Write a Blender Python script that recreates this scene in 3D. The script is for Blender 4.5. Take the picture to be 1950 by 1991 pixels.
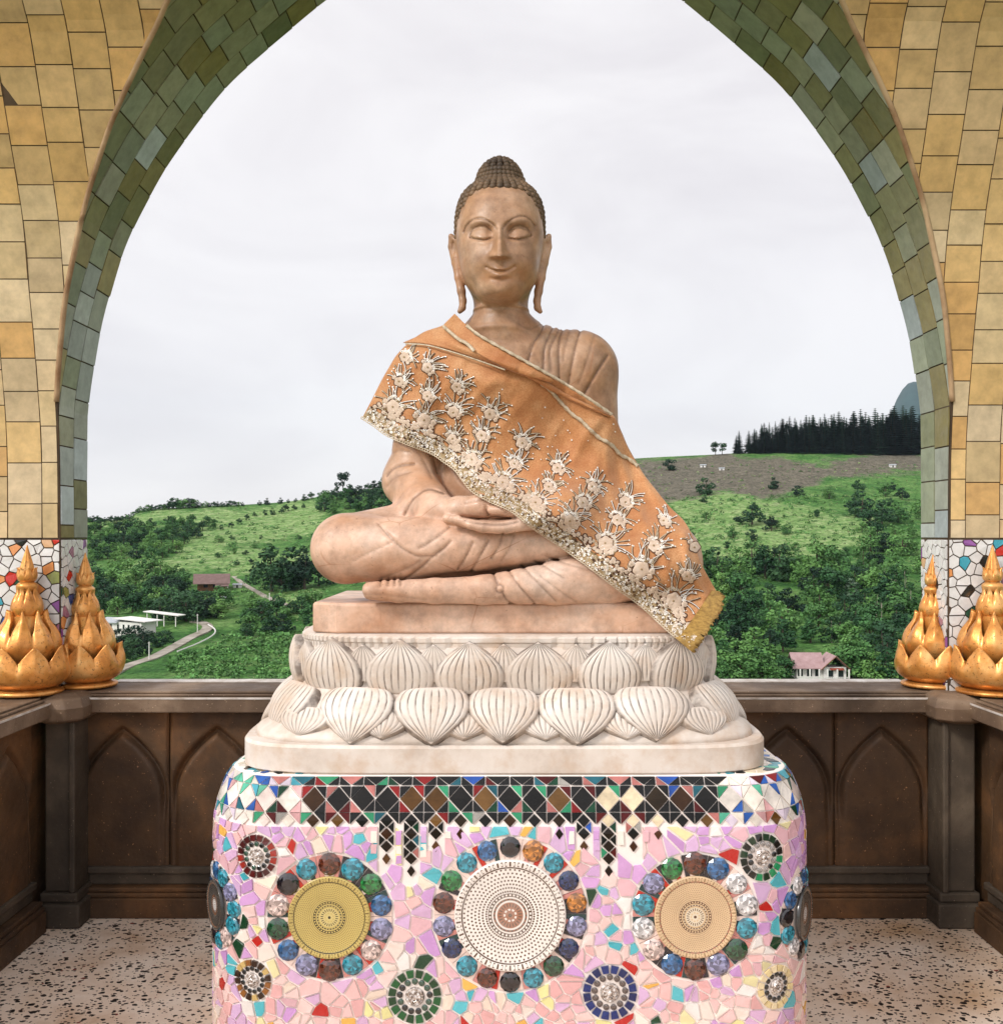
import bpy, bmesh, math, random
import numpy as np
from mathutils import Vector, Matrix
from mathutils.bvhtree import BVHTree
for o in list(bpy.data.objects): bpy.data.objects.remove(o)
SC = bpy.context.scene
COL = SC.collection
random.seed(7); RNG = np.random.default_rng(7)
R = math.radians

# ------------------------------------------------------------------ camera
# eye 1.6 m above the terrace floor, looking level along +Y; F in photograph pixels
F, CX, CY, EYE = 2000.0, 975.0, 1040.0, 1.6
cam = bpy.data.cameras.new('camera'); camo = bpy.data.objects.new('camera', cam)
COL.objects.link(camo); SC.camera = camo
camo.location = (0, 0, EYE); camo.rotation_euler = (R(90), 0, 0)
cam.sensor_fit = 'HORIZONTAL'; cam.sensor_width = 36; cam.lens = 36*F/1950
cam.shift_y = (CY-995.5)/1950
cam.clip_start = 0.05; cam.clip_end = 20000

# ------------------------------------------------------------------ sky and sun
SUN_EL, SUN_AZ = 38, -130          # behind the camera and to its left
w = bpy.data.worlds.new('World'); SC.world = w; w.use_nodes = True
nt = w.node_tree; nt.nodes.clear(); N = nt.nodes.new; L = nt.links.new
out = N('ShaderNodeOutputWorld'); bg = N('ShaderNodeBackground'); L(bg.outputs[0], out.inputs[0])
sky = N('ShaderNodeTexSky'); sky.sky_type = 'NISHITA'; sky.sun_disc = False
sky.sun_elevation = R(SUN_EL); sky.sun_rotation = R(SUN_AZ)
tc = N('ShaderNodeTexCoord')
mp = N('ShaderNodeMapping'); mp.inputs['Scale'].default_value = (1.2, 1.2, 3.2); mp.inputs['Location'].default_value = (3.1, .4, .2)
L(tc.outputs['Generated'], mp.inputs[0])
nz = N('ShaderNodeTexNoise'); nz.inputs['Scale'].default_value = 2.4; nz.inputs['Detail'].default_value = 7; nz.inputs['Roughness'].default_value = .55
nz.inputs['Distortion'].default_value = .6
L(mp.outputs[0], nz.inputs[0])
ramp = N('ShaderNodeValToRGB'); e = ramp.color_ramp.elements          # cloud brightness, in units the strength below scales
e[0].position = .33; e[0].color = (5.75, 5.5, 5.65, 1)
e[1].position = .62; e[1].color = (6.75, 6.55, 6.6, 1)
L(nz.outputs[0], ramp.inputs[0])
# the cloud deck is brightest round the veiled sun
sd = (math.sin(R(SUN_AZ))*math.cos(R(SUN_EL)), math.cos(R(SUN_AZ))*math.cos(R(SUN_EL)), math.sin(R(SUN_EL)))
dp = N('ShaderNodeVectorMath'); dp.operation = 'DOT_PRODUCT'; dp.inputs[1].default_value = sd
L(tc.outputs['Generated'], dp.inputs[0])
mr = N('ShaderNodeMapRange'); mr.interpolation_type = 'SMOOTHSTEP'
mr.inputs['From Min'].default_value = -.1; mr.inputs['From Max'].default_value = 1
mr.inputs['To Min'].default_value = 1.0; mr.inputs['To Max'].default_value = 1.75
L(dp.outputs['Value'], mr.inputs['Value'])
vm = N('ShaderNodeVectorMath'); vm.operation = 'SCALE'
L(ramp.outputs[0], vm.inputs[0]); L(mr.outputs[0], vm.inputs['Scale'])
mx = N('ShaderNodeMixRGB'); mx.inputs[0].default_value = .93
L(sky.outputs[0], mx.inputs[1]); L(vm.outputs[0], mx.inputs[2])
L(mx.outputs[0], bg.inputs[0]); bg.inputs[1].default_value = .1
sl = bpy.data.lights.new('sun', 'SUN'); sl.energy = 1.5; sl.angle = R(10); sl.color = (1, .95, .88)
so = bpy.data.objects.new('sun', sl); COL.objects.link(so); so.location = (-20, -30, 30)
so.rotation_euler = Vector(sd).to_track_quat('Z', 'Y').to_euler()
vs = SC.view_settings; SC.display_settings.display_device = 'sRGB'
vs.view_transform = 'Standard'; vs.look = 'None'; vs.exposure = 0.62; vs.gamma = 1
try: vs.use_curve_mapping = False
except Exception: pass
cy = SC.cycles
cy.use_denoising = True; cy.max_bounces = 6; cy.diffuse_bounces = 3; cy.glossy_bounces = 3; cy.transmission_bounces = 4
cy.volume_bounces = 0; cy.caustics_reflective = False; cy.caustics_refractive = False
# ------------------------------------------------------------------ helpers
def P(px, py, d):
    """the point d metres ahead of the eye that the photograph shows at (px, py)"""
    return np.array([(px-CX)/F*d, d, EYE-(py-CY)/F*d])
def lerp(a, b, t): return a+(b-a)*t
def sstep(a, b, x):
    t = np.clip((x-a)/(b-a), 0, 1); return t*t*(3-2*t)
def tag(o, label=None, cat=None, group=None, kind=None):
    if label: o['label'] = label
    if cat: o['category'] = cat
    if group: o['group'] = group
    if kind: o['kind'] = kind
    return o
def thing(name, loc, label, cat, group=None):
    o = bpy.data.objects.new(name, None); COL.objects.link(o); o.location = loc
    o.empty_display_size = .1
    return tag(o, label, cat, group)
def adopt(o, parent):
    """parent o while it stays where it was built (parts are built in world coordinates)"""
    o.parent = parent
    o.matrix_parent_inverse = Matrix.Translation(parent.location).inverted() if parent.type == 'EMPTY' else Matrix.Identity(4)
def mesh(name, verts, faces, mats, idx=None, smooth=False, attrs=None):
    me = bpy.data.meshes.new(name)
    v = verts.tolist() if isinstance(verts, np.ndarray) else [tuple(map(float, q)) for q in verts]
    f = faces.tolist() if isinstance(faces, np.ndarray) else faces
    me.from_pydata(v, [], f)
    for m in (mats if isinstance(mats, (list, tuple)) else [mats]): me.materials.append(m)
    if idx is not None: me.polygons.foreach_set('material_index', np.asarray(idx, dtype=np.int32))
    if smooth: me.polygons.foreach_set('use_smooth', np.ones(len(me.polygons), dtype=bool))
    for k, a in (attrs or {}).items():
        a = np.asarray(a, dtype=np.float32)
        if a.ndim == 1:
            at = me.attributes.new(k, 'FLOAT', 'POINT'); at.data.foreach_set('value', a)
        else:
            if a.shape[1] == 3: a = np.c_[a, np.ones(len(a), np.float32)]
            at = me.attributes.new(k, 'FLOAT_COLOR', 'POINT'); at.data.foreach_set('color', a.ravel())
    me.update()
    return me
def obj(name, me, parent=None, **kw):
    o = bpy.data.objects.new(name, me); COL.objects.link(o)
    if parent: adopt(o, parent)
    return tag(o, **kw) if kw else o
class MB:
    """collects polygons; build() links them as one mesh object"""
    def __init__(s): s.v, s.f, s.i, s.c = [], [], [], []
    def add(s, vs, fs, mi=0, col=None):
        n = len(s.v); s.v += [tuple(map(float, q)) for q in vs]
        s.f += [[n+k for k in f] for f in fs]; s.i += [mi]*len(fs)
        s.c += [col if col is not None else (1, 1, 1)]*len(vs)
    def box(s, x0, x1, y0, y1, z0, z1, mi=0, col=None):
        s.add([(x0,y0,z0),(x1,y0,z0),(x1,y1,z0),(x0,y1,z0),(x0,y0,z1),(x1,y0,z1),(x1,y1,z1),(x0,y1,z1)],
              [[0,3,2,1],[4,5,6,7],[0,1,5,4],[1,2,6,5],[2,3,7,6],[3,0,4,7]], mi, col)
    def loft(s, rings, mi=0, cap=True, closed=True, col=None):
        n = len(rings[0]); vs = [p for r in rings for p in r]; fs = []
        for a in range(len(rings)-1):
            for b in range(n if closed else n-1):
                c = (b+1) % n; fs.append([a*n+b, a*n+c, (a+1)*n+c, (a+1)*n+b])
        if cap: fs += [list(range(n))[::-1], [(len(rings)-1)*n+k for k in range(n)]]
        s.add(vs, fs, mi, col)
    def tube(s, pts, r, n=8, mi=0, col=None):
        pts = [np.array(p, float) for p in pts]; rings = []
        rr = r if hasattr(r, '__len__') else [r]*len(pts)
        for k, p in enumerate(pts):
            t = pts[min(k+1, len(pts)-1)]-pts[max(k-1, 0)]; t = t/(np.linalg.norm(t)+1e-9)
            u = np.cross(t, (0,0,1) if abs(t[2]) < .9 else (1,0,0)); u /= np.linalg.norm(u); w_ = np.cross(t, u)
            rings.append([p+rr[k]*(u*math.cos(a)+w_*math.sin(a)) for a in np.linspace(0, 2*math.pi, n, endpoint=False)])
        s.loft(rings, mi, col=col)
    def lathe(s, prof, c=(0,0,0), n=32, mi=0, col=None, axis='z'):
        rings = []
        for r, h in prof:
            ring = []
            for a in np.linspace(0, 2*math.pi, n, endpoint=False):
                q = (r*math.cos(a), r*math.sin(a), h) if axis == 'z' else (r*math.cos(a), -h, r*math.sin(a))
                ring.append(tuple(np.add(c, q)))
            rings.append(ring)
        s.loft(rings, mi, col=col)
    def build(s, name, mats, parent=None, smooth=False, bevel=0, **kw):
        me = mesh(name, s.v, s.f, mats, s.i, smooth, {'col': np.array(s.c)} if s.v else None)
        o = obj(name, me, parent, **kw)
        if bevel:
            b = o.modifiers.new('bevel', 'BEVEL'); b.width = bevel; b.segments = 2; b.limit_method = 'ANGLE'; b.angle_limit = R(40)
        return o
def grid_faces(nu, nv, off=0):
    a = np.arange(nu*nv).reshape(nu, nv)+off
    return np.stack([a[:-1,:-1].ravel(), a[1:,:-1].ravel(), a[1:,1:].ravel(), a[:-1,1:].ravel()], 1)
def interp(x, xs, ys): return np.interp(x, xs, ys)
def cat_curve(pts, n):
    """n points evenly spaced along a Catmull-Rom curve through pts"""
    p = np.array(pts, float); q = np.vstack([2*p[0]-p[1], p, 2*p[-1]-p[-2]]); o_ = []
    for k in range(1, len(q)-2):
        t = np.linspace(0, 1, 24, endpoint=False)[:, None]
        a, b, c, d = q[k-1], q[k], q[k+1], q[k+2]
        o_.append(.5*((2*b)+(c-a)*t+(2*a-5*b+4*c-d)*t*t+(3*b-a-3*c+d)*t**3))
    o_ = np.vstack(o_+[p[-1:]])
    s_ = np.r_[0, np.cumsum(np.linalg.norm(np.diff(o_, axis=0), axis=1))]
    u = np.linspace(0, s_[-1], n)
    return np.stack([np.interp(u, s_, o_[:, k]) for k in range(p.shape[1])], 1)
def inpoly(x, y, poly):
    c = np.zeros(np.shape(x), bool); n = len(poly); j = n-1
    for i in range(n):
        xi, yi = poly[i]; xj, yj = poly[j]
        hit = ((yi > y) != (yj > y)) & (x < (xj-xi)*(y-yi)/(yj-yi+1e-9)+xi); c ^= hit; j = i
    return c
# cheap value noise for geometry
_perm = np.random.default_rng(3).random((64, 64, 64)).astype(np.float32)
def vnoise(p, s=1.0):
    q = np.asarray(p, float)*s; i = np.floor(q).astype(int); f = q-i; f = f*f*(3-2*f); r = 0
    for dx in (0,1):
        for dy in (0,1):
            for dz in (0,1):
                wt = (f[...,0] if dx else 1-f[...,0])*(f[...,1] if dy else 1-f[...,1])*(f[...,2] if dz else 1-f[...,2])
                r = r+wt*_perm[(i[...,0]+dx)%64, (i[...,1]+dy)%64, (i[...,2]+dz)%64]
    return r
def fnoise(p, s=1.0, o_=4):
    return sum(vnoise(p, s*2**k)/2**k for k in range(o_))/sum(1/2**k for k in range(o_))

# ------------------------------------------------------------------ materials
class Mat:
    def __init__(s, name, rough=.6, metal=0, spec=.5, coat=0):
        s.m = bpy.data.materials.new(name); s.m.use_nodes = True; s.t = s.m.node_tree
        s.b = s.t.nodes['Principled BSDF']; s.b.inputs['Roughness'].default_value = rough
        s.b.inputs['Metallic'].default_value = metal; s.b.inputs['Specular IOR Level'].default_value = spec
        s.b.inputs['Coat Weight'].default_value = coat; s.b.inputs['Coat Roughness'].default_value = .08
        s.tc = None; s.bumps = None; s.world = False
    def n(s, t, **kw):
        q = s.t.nodes.new(t)
        for k, v in kw.items():
            if k in q.inputs: q.inputs[k].default_value = v
            else: setattr(q, k, v)
        return q
    def l(s, a, b): s.t.links.new(a, b)
    def co(s, scale=(1,1,1), rot=(0,0,0)):
        if not s.tc: s.tc = s.n('ShaderNodeTexCoord')
        m = s.n('ShaderNodeMapping'); m.inputs['Scale'].default_value = scale; m.inputs['Rotation'].default_value = rot
        if s.world: s.l(s.n('ShaderNodeNewGeometry').outputs['Position'], m.inputs[0])
        else: s.l(s.tc.outputs['Object'], m.inputs[0])
        return m.outputs[0]
    def noise(s, scale, detail=5, rough=.6, stretch=(1,1,1), dist=0):
        q = s.n('ShaderNodeTexNoise'); q.inputs['Scale'].default_value = scale; q.inputs['Detail'].default_value = detail
        q.inputs['Roughness'].default_value = rough; q.inputs['Distortion'].default_value = dist
        s.l(s.co(stretch), q.inputs['Vector']); return q.outputs[0]
    def voro(s, scale, feature='F1', out='Distance', stretch=(1,1,1), rand=1):
        q = s.n('ShaderNodeTexVoronoi'); q.feature = feature; q.inputs['Scale'].default_value = scale
        q.inputs['Randomness'].default_value = rand
        s.l(s.co(stretch), q.inputs['Vector']); return q.outputs[out]
    def ramp(s, fac, stops, interp='LINEAR'):
        q = s.n('ShaderNodeValToRGB'); q.color_ramp.interpolation = interp; el = q.color_ramp.elements
        while len(el) < len(stops): el.new(.5)
        for k, (p_, c) in enumerate(stops):
            el[k].position = p_; el[k].color = (*c, 1) if hasattr(c, '__len__') else (c, c, c, 1)
        s.l(fac, q.inputs[0]); return q.outputs[0]
    def mix(s, fac, a, b, mode='MIX'):
        q = s.n('ShaderNodeMixRGB'); q.blend_type = mode
        for k, v in enumerate((fac, a, b)):
            if hasattr(v, 'links'): s.l(v, q.inputs[k])
            elif k == 0: q.inputs[0].default_value = v
            else: q.inputs[k].default_value = (*v, 1) if hasattr(v, '__len__') else (v, v, v, 1)
        return q.outputs[0]
    def math(s, op, a, b=0.0, c=None):
        q = s.n('ShaderNodeMath'); q.operation = op
        for k, v in enumerate((a, b, c)):
            if v is None: continue
            if hasattr(v, 'links'): s.l(v, q.inputs[k])
            else: q.inputs[k].default_value = v
        return q.outputs[0]
    def attr(s, name, out='Color'):
        q = s.n('ShaderNodeAttribute'); q.attribute_name = name; return q.outputs[out]
    def base(s, c):
        if hasattr(c, 'links'): s.l(c, s.b.inputs['Base Color'])
        else: s.b.inputs['Base Color'].default_value = (*c, 1)
        return s
    def rough(s, c): s.l(c, s.b.inputs['Roughness']); return s
    def bump(s, h, strength=.3, dist=.01):
        q = s.n('ShaderNodeBump'); q.inputs['Strength'].default_value = strength; q.inputs['Distance'].default_value = dist
        s.l(h, q.inputs['Height'])
        if s.bumps: s.l(s.bumps, q.inputs['Normal'])
        s.bumps = q.outputs[0]; s.l(s.bumps, s.b.inputs['Normal']); return s
def plain(name, c, c2=None, rough=.6, metal=0, scale=6, bump=0, spec=.5, coat=0, bscale=60):
    m = Mat(name, rough, metal, spec, coat)
    if c2 is None: c2 = tuple(x*.72 for x in c)
    m.base(m.ramp(m.noise(scale, 6, .6), [(.3, c2), (.68, c)]))
    if bump: m.bump(m.noise(bscale, 4), bump, .004)
    return m.m
def tilemat(name, rough=.35, spec=.5, coat=0, metal=0, mott=.25, scale=30, bump=.15):
    """glazed pieces whose own colour is the mesh's colour attribute"""
    m = Mat(name, rough, metal, spec, coat); c = m.attr('col')
    c = m.mix(1, c, m.ramp(m.noise(scale, 5, .65), [(.3, 1-mott), (.65, 1.0)]), 'MULTIPLY')
    m.base(c); m.rough(m.ramp(m.noise(scale*1.7, 3), [(.3, rough*.75), (.7, min(1, rough*1.4))]))
    m.bump(m.noise(scale*2, 4), bump, .003)
    return m.m
# ------------------------------------------------------------------ terrace: floor, parapets, piers, vault
def mat_terrazzo():
    m = Mat('terrazzo', .45)
    base = m.ramp(m.noise(3.2, 6, .65), [(.25, (.50,.31,.18)), (.45, (.72,.56,.44)), (.7, (.84,.73,.63))])
    base = m.mix(m.ramp(m.noise(1.3, 3, .5), [(.50, 0), (.70, .7)]), base, (.52,.29,.10))
    dist = m.n('ShaderNodeTexNoise'); dist.inputs['Scale'].default_value = 40; dist.inputs['Detail'].default_value = 2
    m.l(m.co(), dist.inputs['Vector'])
    for sc, th, cc in ((40, .42, (.014,.010,.009)), (66, .42, (.04,.024,.018)), (27, .31, (.012,.009,.008))):
        v = m.n('ShaderNodeTexVoronoi'); v.inputs['Scale'].default_value = sc
        mx_ = m.n('ShaderNodeVectorMath'); mx_.operation = 'MULTIPLY_ADD'; mx_.inputs[1].default_value = (.018,)*3
        m.l(dist.outputs['Color'], mx_.inputs[0]); m.l(m.co((1, 1.25, 1), (0, 0, .35+sc)), mx_.inputs[2])
        m.l(mx_.outputs[0], v.inputs['Vector'])
        sepr = m.n('ShaderNodeSeparateColor'); m.l(v.outputs['Color'], sepr.inputs[0])
        size = m.math('MULTIPLY', sepr.outputs[0], th)
        fac = m.math('GREATER_THAN', m.math('ADD', size, .02), v.outputs['Distance'])
        fac = m.math('MULTIPLY', fac, m.math('GREATER_THAN', sepr.outputs[1], .28))
        chip = m.mix(m.math('GREATER_THAN', sepr.outputs[2], .94), cc, (.22,.03,.02))
        base = m.mix(fac, base, chip)
    m.base(base); m.bump(m.noise(90, 3), .08, .002)
    return m.m
def mat_concrete(name, a, b, c, pits=True):
    m = Mat(name, .62, 0, .4)
    col_ = m.ramp(m.noise(2.6, 7, .62, dist=.4), [(.28, a), (.5, b), (.72, c)])
    col_ = m.mix(m.ramp(m.noise(1.5, 5, .6, (1,1,.6)), [(.48, 0), (.66, .75)]), col_, tuple(x*.32 for x in b))
    col_ = m.mix(m.ramp(m.noise(70, 4, .7), [(.62, 0), (.70, .7)]), col_, tuple(x*.5 for x in a))
    col_ = m.mix(m.ramp(m.noise(110, 2, .5), [(.70, 0), (.76, .55)]), col_, tuple(min(1, x*2.4+.05) for x in c))
    m.base(col_); m.rough(m.ramp(m.noise(9, 4), [(.3, .5), (.7, .8)]))
    m.bump(m.noise(45, 6, .7), .35, .006)
    return m.m
M_FLOOR = mat_terrazzo()
M_CONC = mat_concrete('brown_stained_concrete', (.034,.018,.010), (.090,.046,.020), (.23,.10,.034))
M_CONC2 = mat_concrete('grey_brown_concrete', (.045,.034,.025), (.080,.060,.042), (.17,.13,.09))
M_COPING = mat_concrete('worn_coping', (.085,.052,.032), (.15,.095,.058), (.30,.21,.14))
M_EDGE = plain('pale_edge_strip', (.70,.66,.62), (.36,.29,.23), .5, scale=14)  # thin pale strips along the coping edges
ZC = .945                      # top of the coping
YB = 4.33                      # face of the back wall
XL, XR = -1.88, 1.95           # side walls

fl = MB(); fl.box(-3.2, 3.3, -3.0, 4.95, -.32, 0)
tag(fl.build('floor', M_FLOOR), kind='structure')

def arch_panel(name, parent, cx, w_, z0, z1, to_world, label=None):
    """one rendered panel with a pointed arch sunk into it as a groove; to_world(u, z, depth)"""
    us = np.arange(-w_/2, w_/2+.001, w_/72); zs = np.linspace(z0, z1, 120)
    U, Z = np.meshgrid(us, zs, indexing='ij')
    half, apex, spring = w_/2*.90, z1-.085, z1-.36
    # pointed arch: two arcs; signed distance by sampling the outline
    t = np.linspace(0, 1, 60); xa = half*(1-t**1.9); za = spring+(apex-spring)*t**.92
    ol = np.r_[np.c_[np.full(30, half), np.linspace(z0, spring, 30)], np.c_[xa, za]]
    ol = np.r_[ol, ol[::-1]*[-1, 1]]
    D = np.full(U.shape, 9.0)
    for a, b in zip(ol[:-1], ol[1:]):
        ab = b-a; l2 = ab@ab+1e-9
        tt = np.clip(((U-a[0])*ab[0]+(Z-a[1])*ab[1])/l2, 0, 1)
        D = np.minimum(D, np.hypot(U-a[0]-tt*ab[0], Z-a[1]-tt*ab[1]))
    fade = .25+.75*sstep(z0+.15, spring+.02, Z)
    dep = .030*np.exp(-(D/.013)**2)*fade
    edge = np.minimum(w_/2-np.abs(U), .05)
    dep += .012*np.exp(-(edge/.006)**2)
    dep += .004*(fnoise(np.stack([U+cx*3, Z, U*0], -1), 9)-.5)
    vs = np.stack([np.array(to_world(cx+u, z, d)) for u, z, d in zip(U.ravel(), Z.ravel(), dep.ravel())])
    me = mesh(name, vs, grid_faces(*U.shape), M_CONC, smooth=True)
    return obj(name, me, parent)

# back parapet
bw = thing('stone_parapet', (0, 4.4, 0), 'dark brown concrete parapet behind the statue with pointed arch panels', 'parapet')
c = MB()
c.box(-1.99, 2.05, 4.26, 4.66, .862, .925)
c.box(-2.00, 2.06, 4.285, 4.67, .925, .935)
c.box(-1.98, 2.04, 4.300, 4.65, .935, ZC)
c.build('coping', M_COPING, bw, bevel=.006)
e1 = MB(); e1.box(-1.72, 1.79, 4.2575, 4.2585, .918, .926); e1.box(-1.72, 1.79, 4.56, 4.645, ZC+.0005, ZC+.004)
e1.build('pale_edge', M_EDGE, bw)
c = MB(); c.box(-1.88, 1.95, YB+.03, 4.62, 0, .8615); c.build('wall_core', M_CONC, bw)
pw = .3955; 
xs_ = [-1.600+.4005*k for k in range(9)]
for k, x in enumerate(xs_):
    arch_panel('arched_panel', bw, x, pw, .205, .860, lambda u, z, d: (u, YB+d, z))
c = MB()
c.box(-1.74, 1.80, YB-.012, YB+.03, .175, .2045)            # sill under the panels
c.box(-1.74, 1.80, YB+.004, YB+.03, .125, .1745)
c.build('panel_sill', M_CONC2, bw, bevel=.006)
c = MB(); c.box(-1.74, 1.80, 4.296, YB+.03, .105, .1245); c.box(-1.74, 1.80, 4.287, YB+.03, .085, .1045); c.box(-1.74, 1.80, 4.28, YB+.03, .001, .0845)
c.build('plinth', M_CONC, bw, bevel=.005)

# corner posts
for x0, x1, side, lab in ((-1.865, -1.74, -1, 'chamfered concrete corner post under the left pair of golden lotuses'),
                          (1.80, 1.935, 1, 'chamfered concrete corner post under the right pair of golden lotuses')):
    t = thing('corner_post', ((x0+x1)/2, 4.27, 0), lab, 'post', 'corner posts of the parapet')
    s_ = MB(); s_.box(x0, x1, 4.20, 4.40, .14, .835); s_.build('shaft', M_CONC2, t, bevel=.008)
    s_ = MB(); xr = x1-.022 if side < 0 else x0-.003
    s_.box(xr, xr+.025, 4.185, 4.30, .14, .835); s_.build('corner_bead', M_CONC2, t, bevel=.006)
    s_ = MB(); y0 = 4.15
    prof = [(0, .835), (.03, .85), (.035, .90), (.02, .935), (-.02, .952)]
    rings = []
    for o_, z in prof:
        c_ = .05
        a0, a1, b0 = x0-o_-.01, x1+o_+.01, y0-o_
        rings.append([(a0+c_, b0, z), (a1-c_, b0, z), (a1, b0+c_, z), (a1, 4.42, z), (a0, 4.42, z), (a0, b0+c_, z)])
    s_.loft(rings); s_.build('cap', M_COPING, t, bevel=.006)
    s_ = MB(); s_.box(x0-.03, x1+.03, 4.165, 4.42, .001, .10); s_.box(x0-.015, x1+.015, 4.185, 4.42, .10, .1405)
    s_.build('base', M_CONC2, t, bevel=.008)

# side parapets, running towards the viewer
for sx, xw, lab in ((-1, XL, 'concrete side parapet running forward on the left of the terrace'),
                    (1, XR, 'concrete side parapet running forward on the right of the terrace')):
    t = thing('side_parapet', (xw, 2.6, 0), lab, 'parapet', 'side parapets of the terrace')
    q = lambda d0, d1: (min(xw+sx*d0, xw+sx*d1), max(xw+sx*d0, xw+sx*d1))
    y0, y1 = .6, 4.14
    c = MB(); c.box(*q(-.07, .40), y0, y1, .862, .925); c.box(*q(-.045, .41), y0, y1-.003, .925, .936); c.box(*q(-.03, .39), y0, y1-.006, .936, ZC)
    c.build('coping', M_COPING, t, bevel=.006)
    e1 = MB(); e1.box(*q(-.0722, -.0712), y0, y1-.01, .918, .926); e1.build('pale_edge', M_EDGE, t)
    c = MB(); c.box(*q(.03, .36), y0, 4.46, 0, .8615); c.build('wall_core', M_CONC, t)
    for k in range(8):
        yc = 3.93-.4105*k
        arch_panel('arched_panel', t, yc, pw, .205, .860, lambda u, z, d: (xw+sx*d, u, z))
    c = MB(); c.box(*q(-.012, .03), y0, y1, .175, .2045); c.box(*q(.004, .03), y0, y1, .125, .1745)
    c.build('panel_sill', M_CONC2, t, bevel=.006)
    c = MB(); c.box(*q(-.034, .03), y0, y1, .105, .1245); c.box(*q(-.043, .03), y0, y1, .085, .1045); c.box(*q(-.05, .03), y0, y1, .001, .0845)
    c.build('plinth', M_CONC, t, bevel=.005)

# ---- the cross vault: soffit A over the back opening, soffit B over the side openings, meeting in groins
AX = .0115                                                       # axis of the back arch
_hz = [.94, 1.582, 2.078, 2.1915, 2.373, 2.540, 2.712, 2.885, 3.056, 3.270, 3.556, 3.741, 3.966, 4.15, 4.30, 4.38]
_hh = [1.845, 1.845, 1.845, 1.838, 1.810, 1.777, 1.729, 1.672, 1.590, 1.466, 1.2535, 1.058, .792, .53, .25, .02]
_yz = [.94, 1.6, 2.0, 2.35, 2.60, 2.87, 3.18, 3.47, 3.573, 3.95, 4.4]
_yy = [4.28, 4.275, 4.265, 4.21, 4.157, 4.10, 3.98, 3.862, 3.795, 3.50, 3.05]
_c1 = cat_curve(np.c_[_hz, _hh], 400); _c2 = cat_curve(np.c_[_yz, _yy], 400)
hw = lambda z: np.interp(z, _c1[:, 0], _c1[:, 1])
yw = lambda z: np.interp(z, _c2[:, 0], _c2[:, 1])
YF = 4.55
M_GLAZE = tilemat('glazed_tile', .42, .45, mott=.30, scale=16, bump=.10)
M_GROUT = plain('dark_grout', (.10,.06,.03), (.035,.022,.012), .8)
M_GRC = plain('cement_joint', (.55,.38,.22), (.22,.10,.04), .8)
def tile_patch(mb, corners, col, n=2, lift=.004, gap=.0035, jig=.0007):
    """a tile over the surface patch corners(s,t), slightly proud, with its own small tilt"""
    ss = np.linspace(0, 1, n+1); vs = []; j = RNG.normal(0, jig, 3)
    for a in ss:
        for b in ss:
            p, nrm = corners(a, b); vs.append(p+nrm*(lift+j[0]+j[1]*(a-.5)*2+j[2]*(b-.5)*2))
    k = n+1; fs = [[a*k+b, (a+1)*k+b, (a+1)*k+b+1, a*k+b+1] for a in range(n) for b in range(n)]
    rim = [a*k for a in range(k)]+[n*k+b for b in range(1, k)]+[a*k+n for a in range(n-1, -1, -1)]+[b for b in range(n-1, 0, -1)]
    m0 = len(vs)
    for i in rim:
        a, b = divmod(i, k); p, nrm = corners(a/n, b/n); vs.append(p-nrm*.004)
    for q in range(len(rim)):
        r = (q+1) % len(rim); fs.append([rim[r], rim[q], m0+q, m0+r])
    mb.add(vs, fs, 0, col)
def warm_tile(z):
    c = np.array(random.choice([(.62,.41,.17), (.66,.45,.20), (.60,.43,.22), (.56,.42,.24), (.66,.50,.28), (.62,.37,.14), (.54,.40,.21), (.68,.53,.33)]))
    if z > 2.9: c = c*.6+np.array((.66,.40,.14))*.4  # warm light on the upper tiles put into their colour
    if z < 2.2 and random.random() < .6: c = c*.5+np.array((.68,.54,.36))*.5
    return np.minimum(c*random.uniform(1.0, 1.2), .82)
def green_tile(z):
    c = np.array(random.choice([(.26,.24,.10), (.32,.30,.16), (.37,.37,.24), (.24,.25,.13), (.44,.44,.33), (.30,.25,.09), (.34,.37,.26)]))
    if z < 2.75 and random.random() < .72: c = np.array(random.choice([(.40,.42,.34), (.46,.50,.46), (.34,.28,.12), (.30,.33,.22)]))
    if random.random() < .07: c = np.array((.50,.56,.56))
    return c*random.uniform(.8, 1.15)
ZM = 1.583                                                        # mosaic below, tiles above
vt = thing('tiled_vault', (AX, 4.5, ZC), 'yellow glazed tile vault with a tall open arch framing the statue', 'vault')
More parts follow.
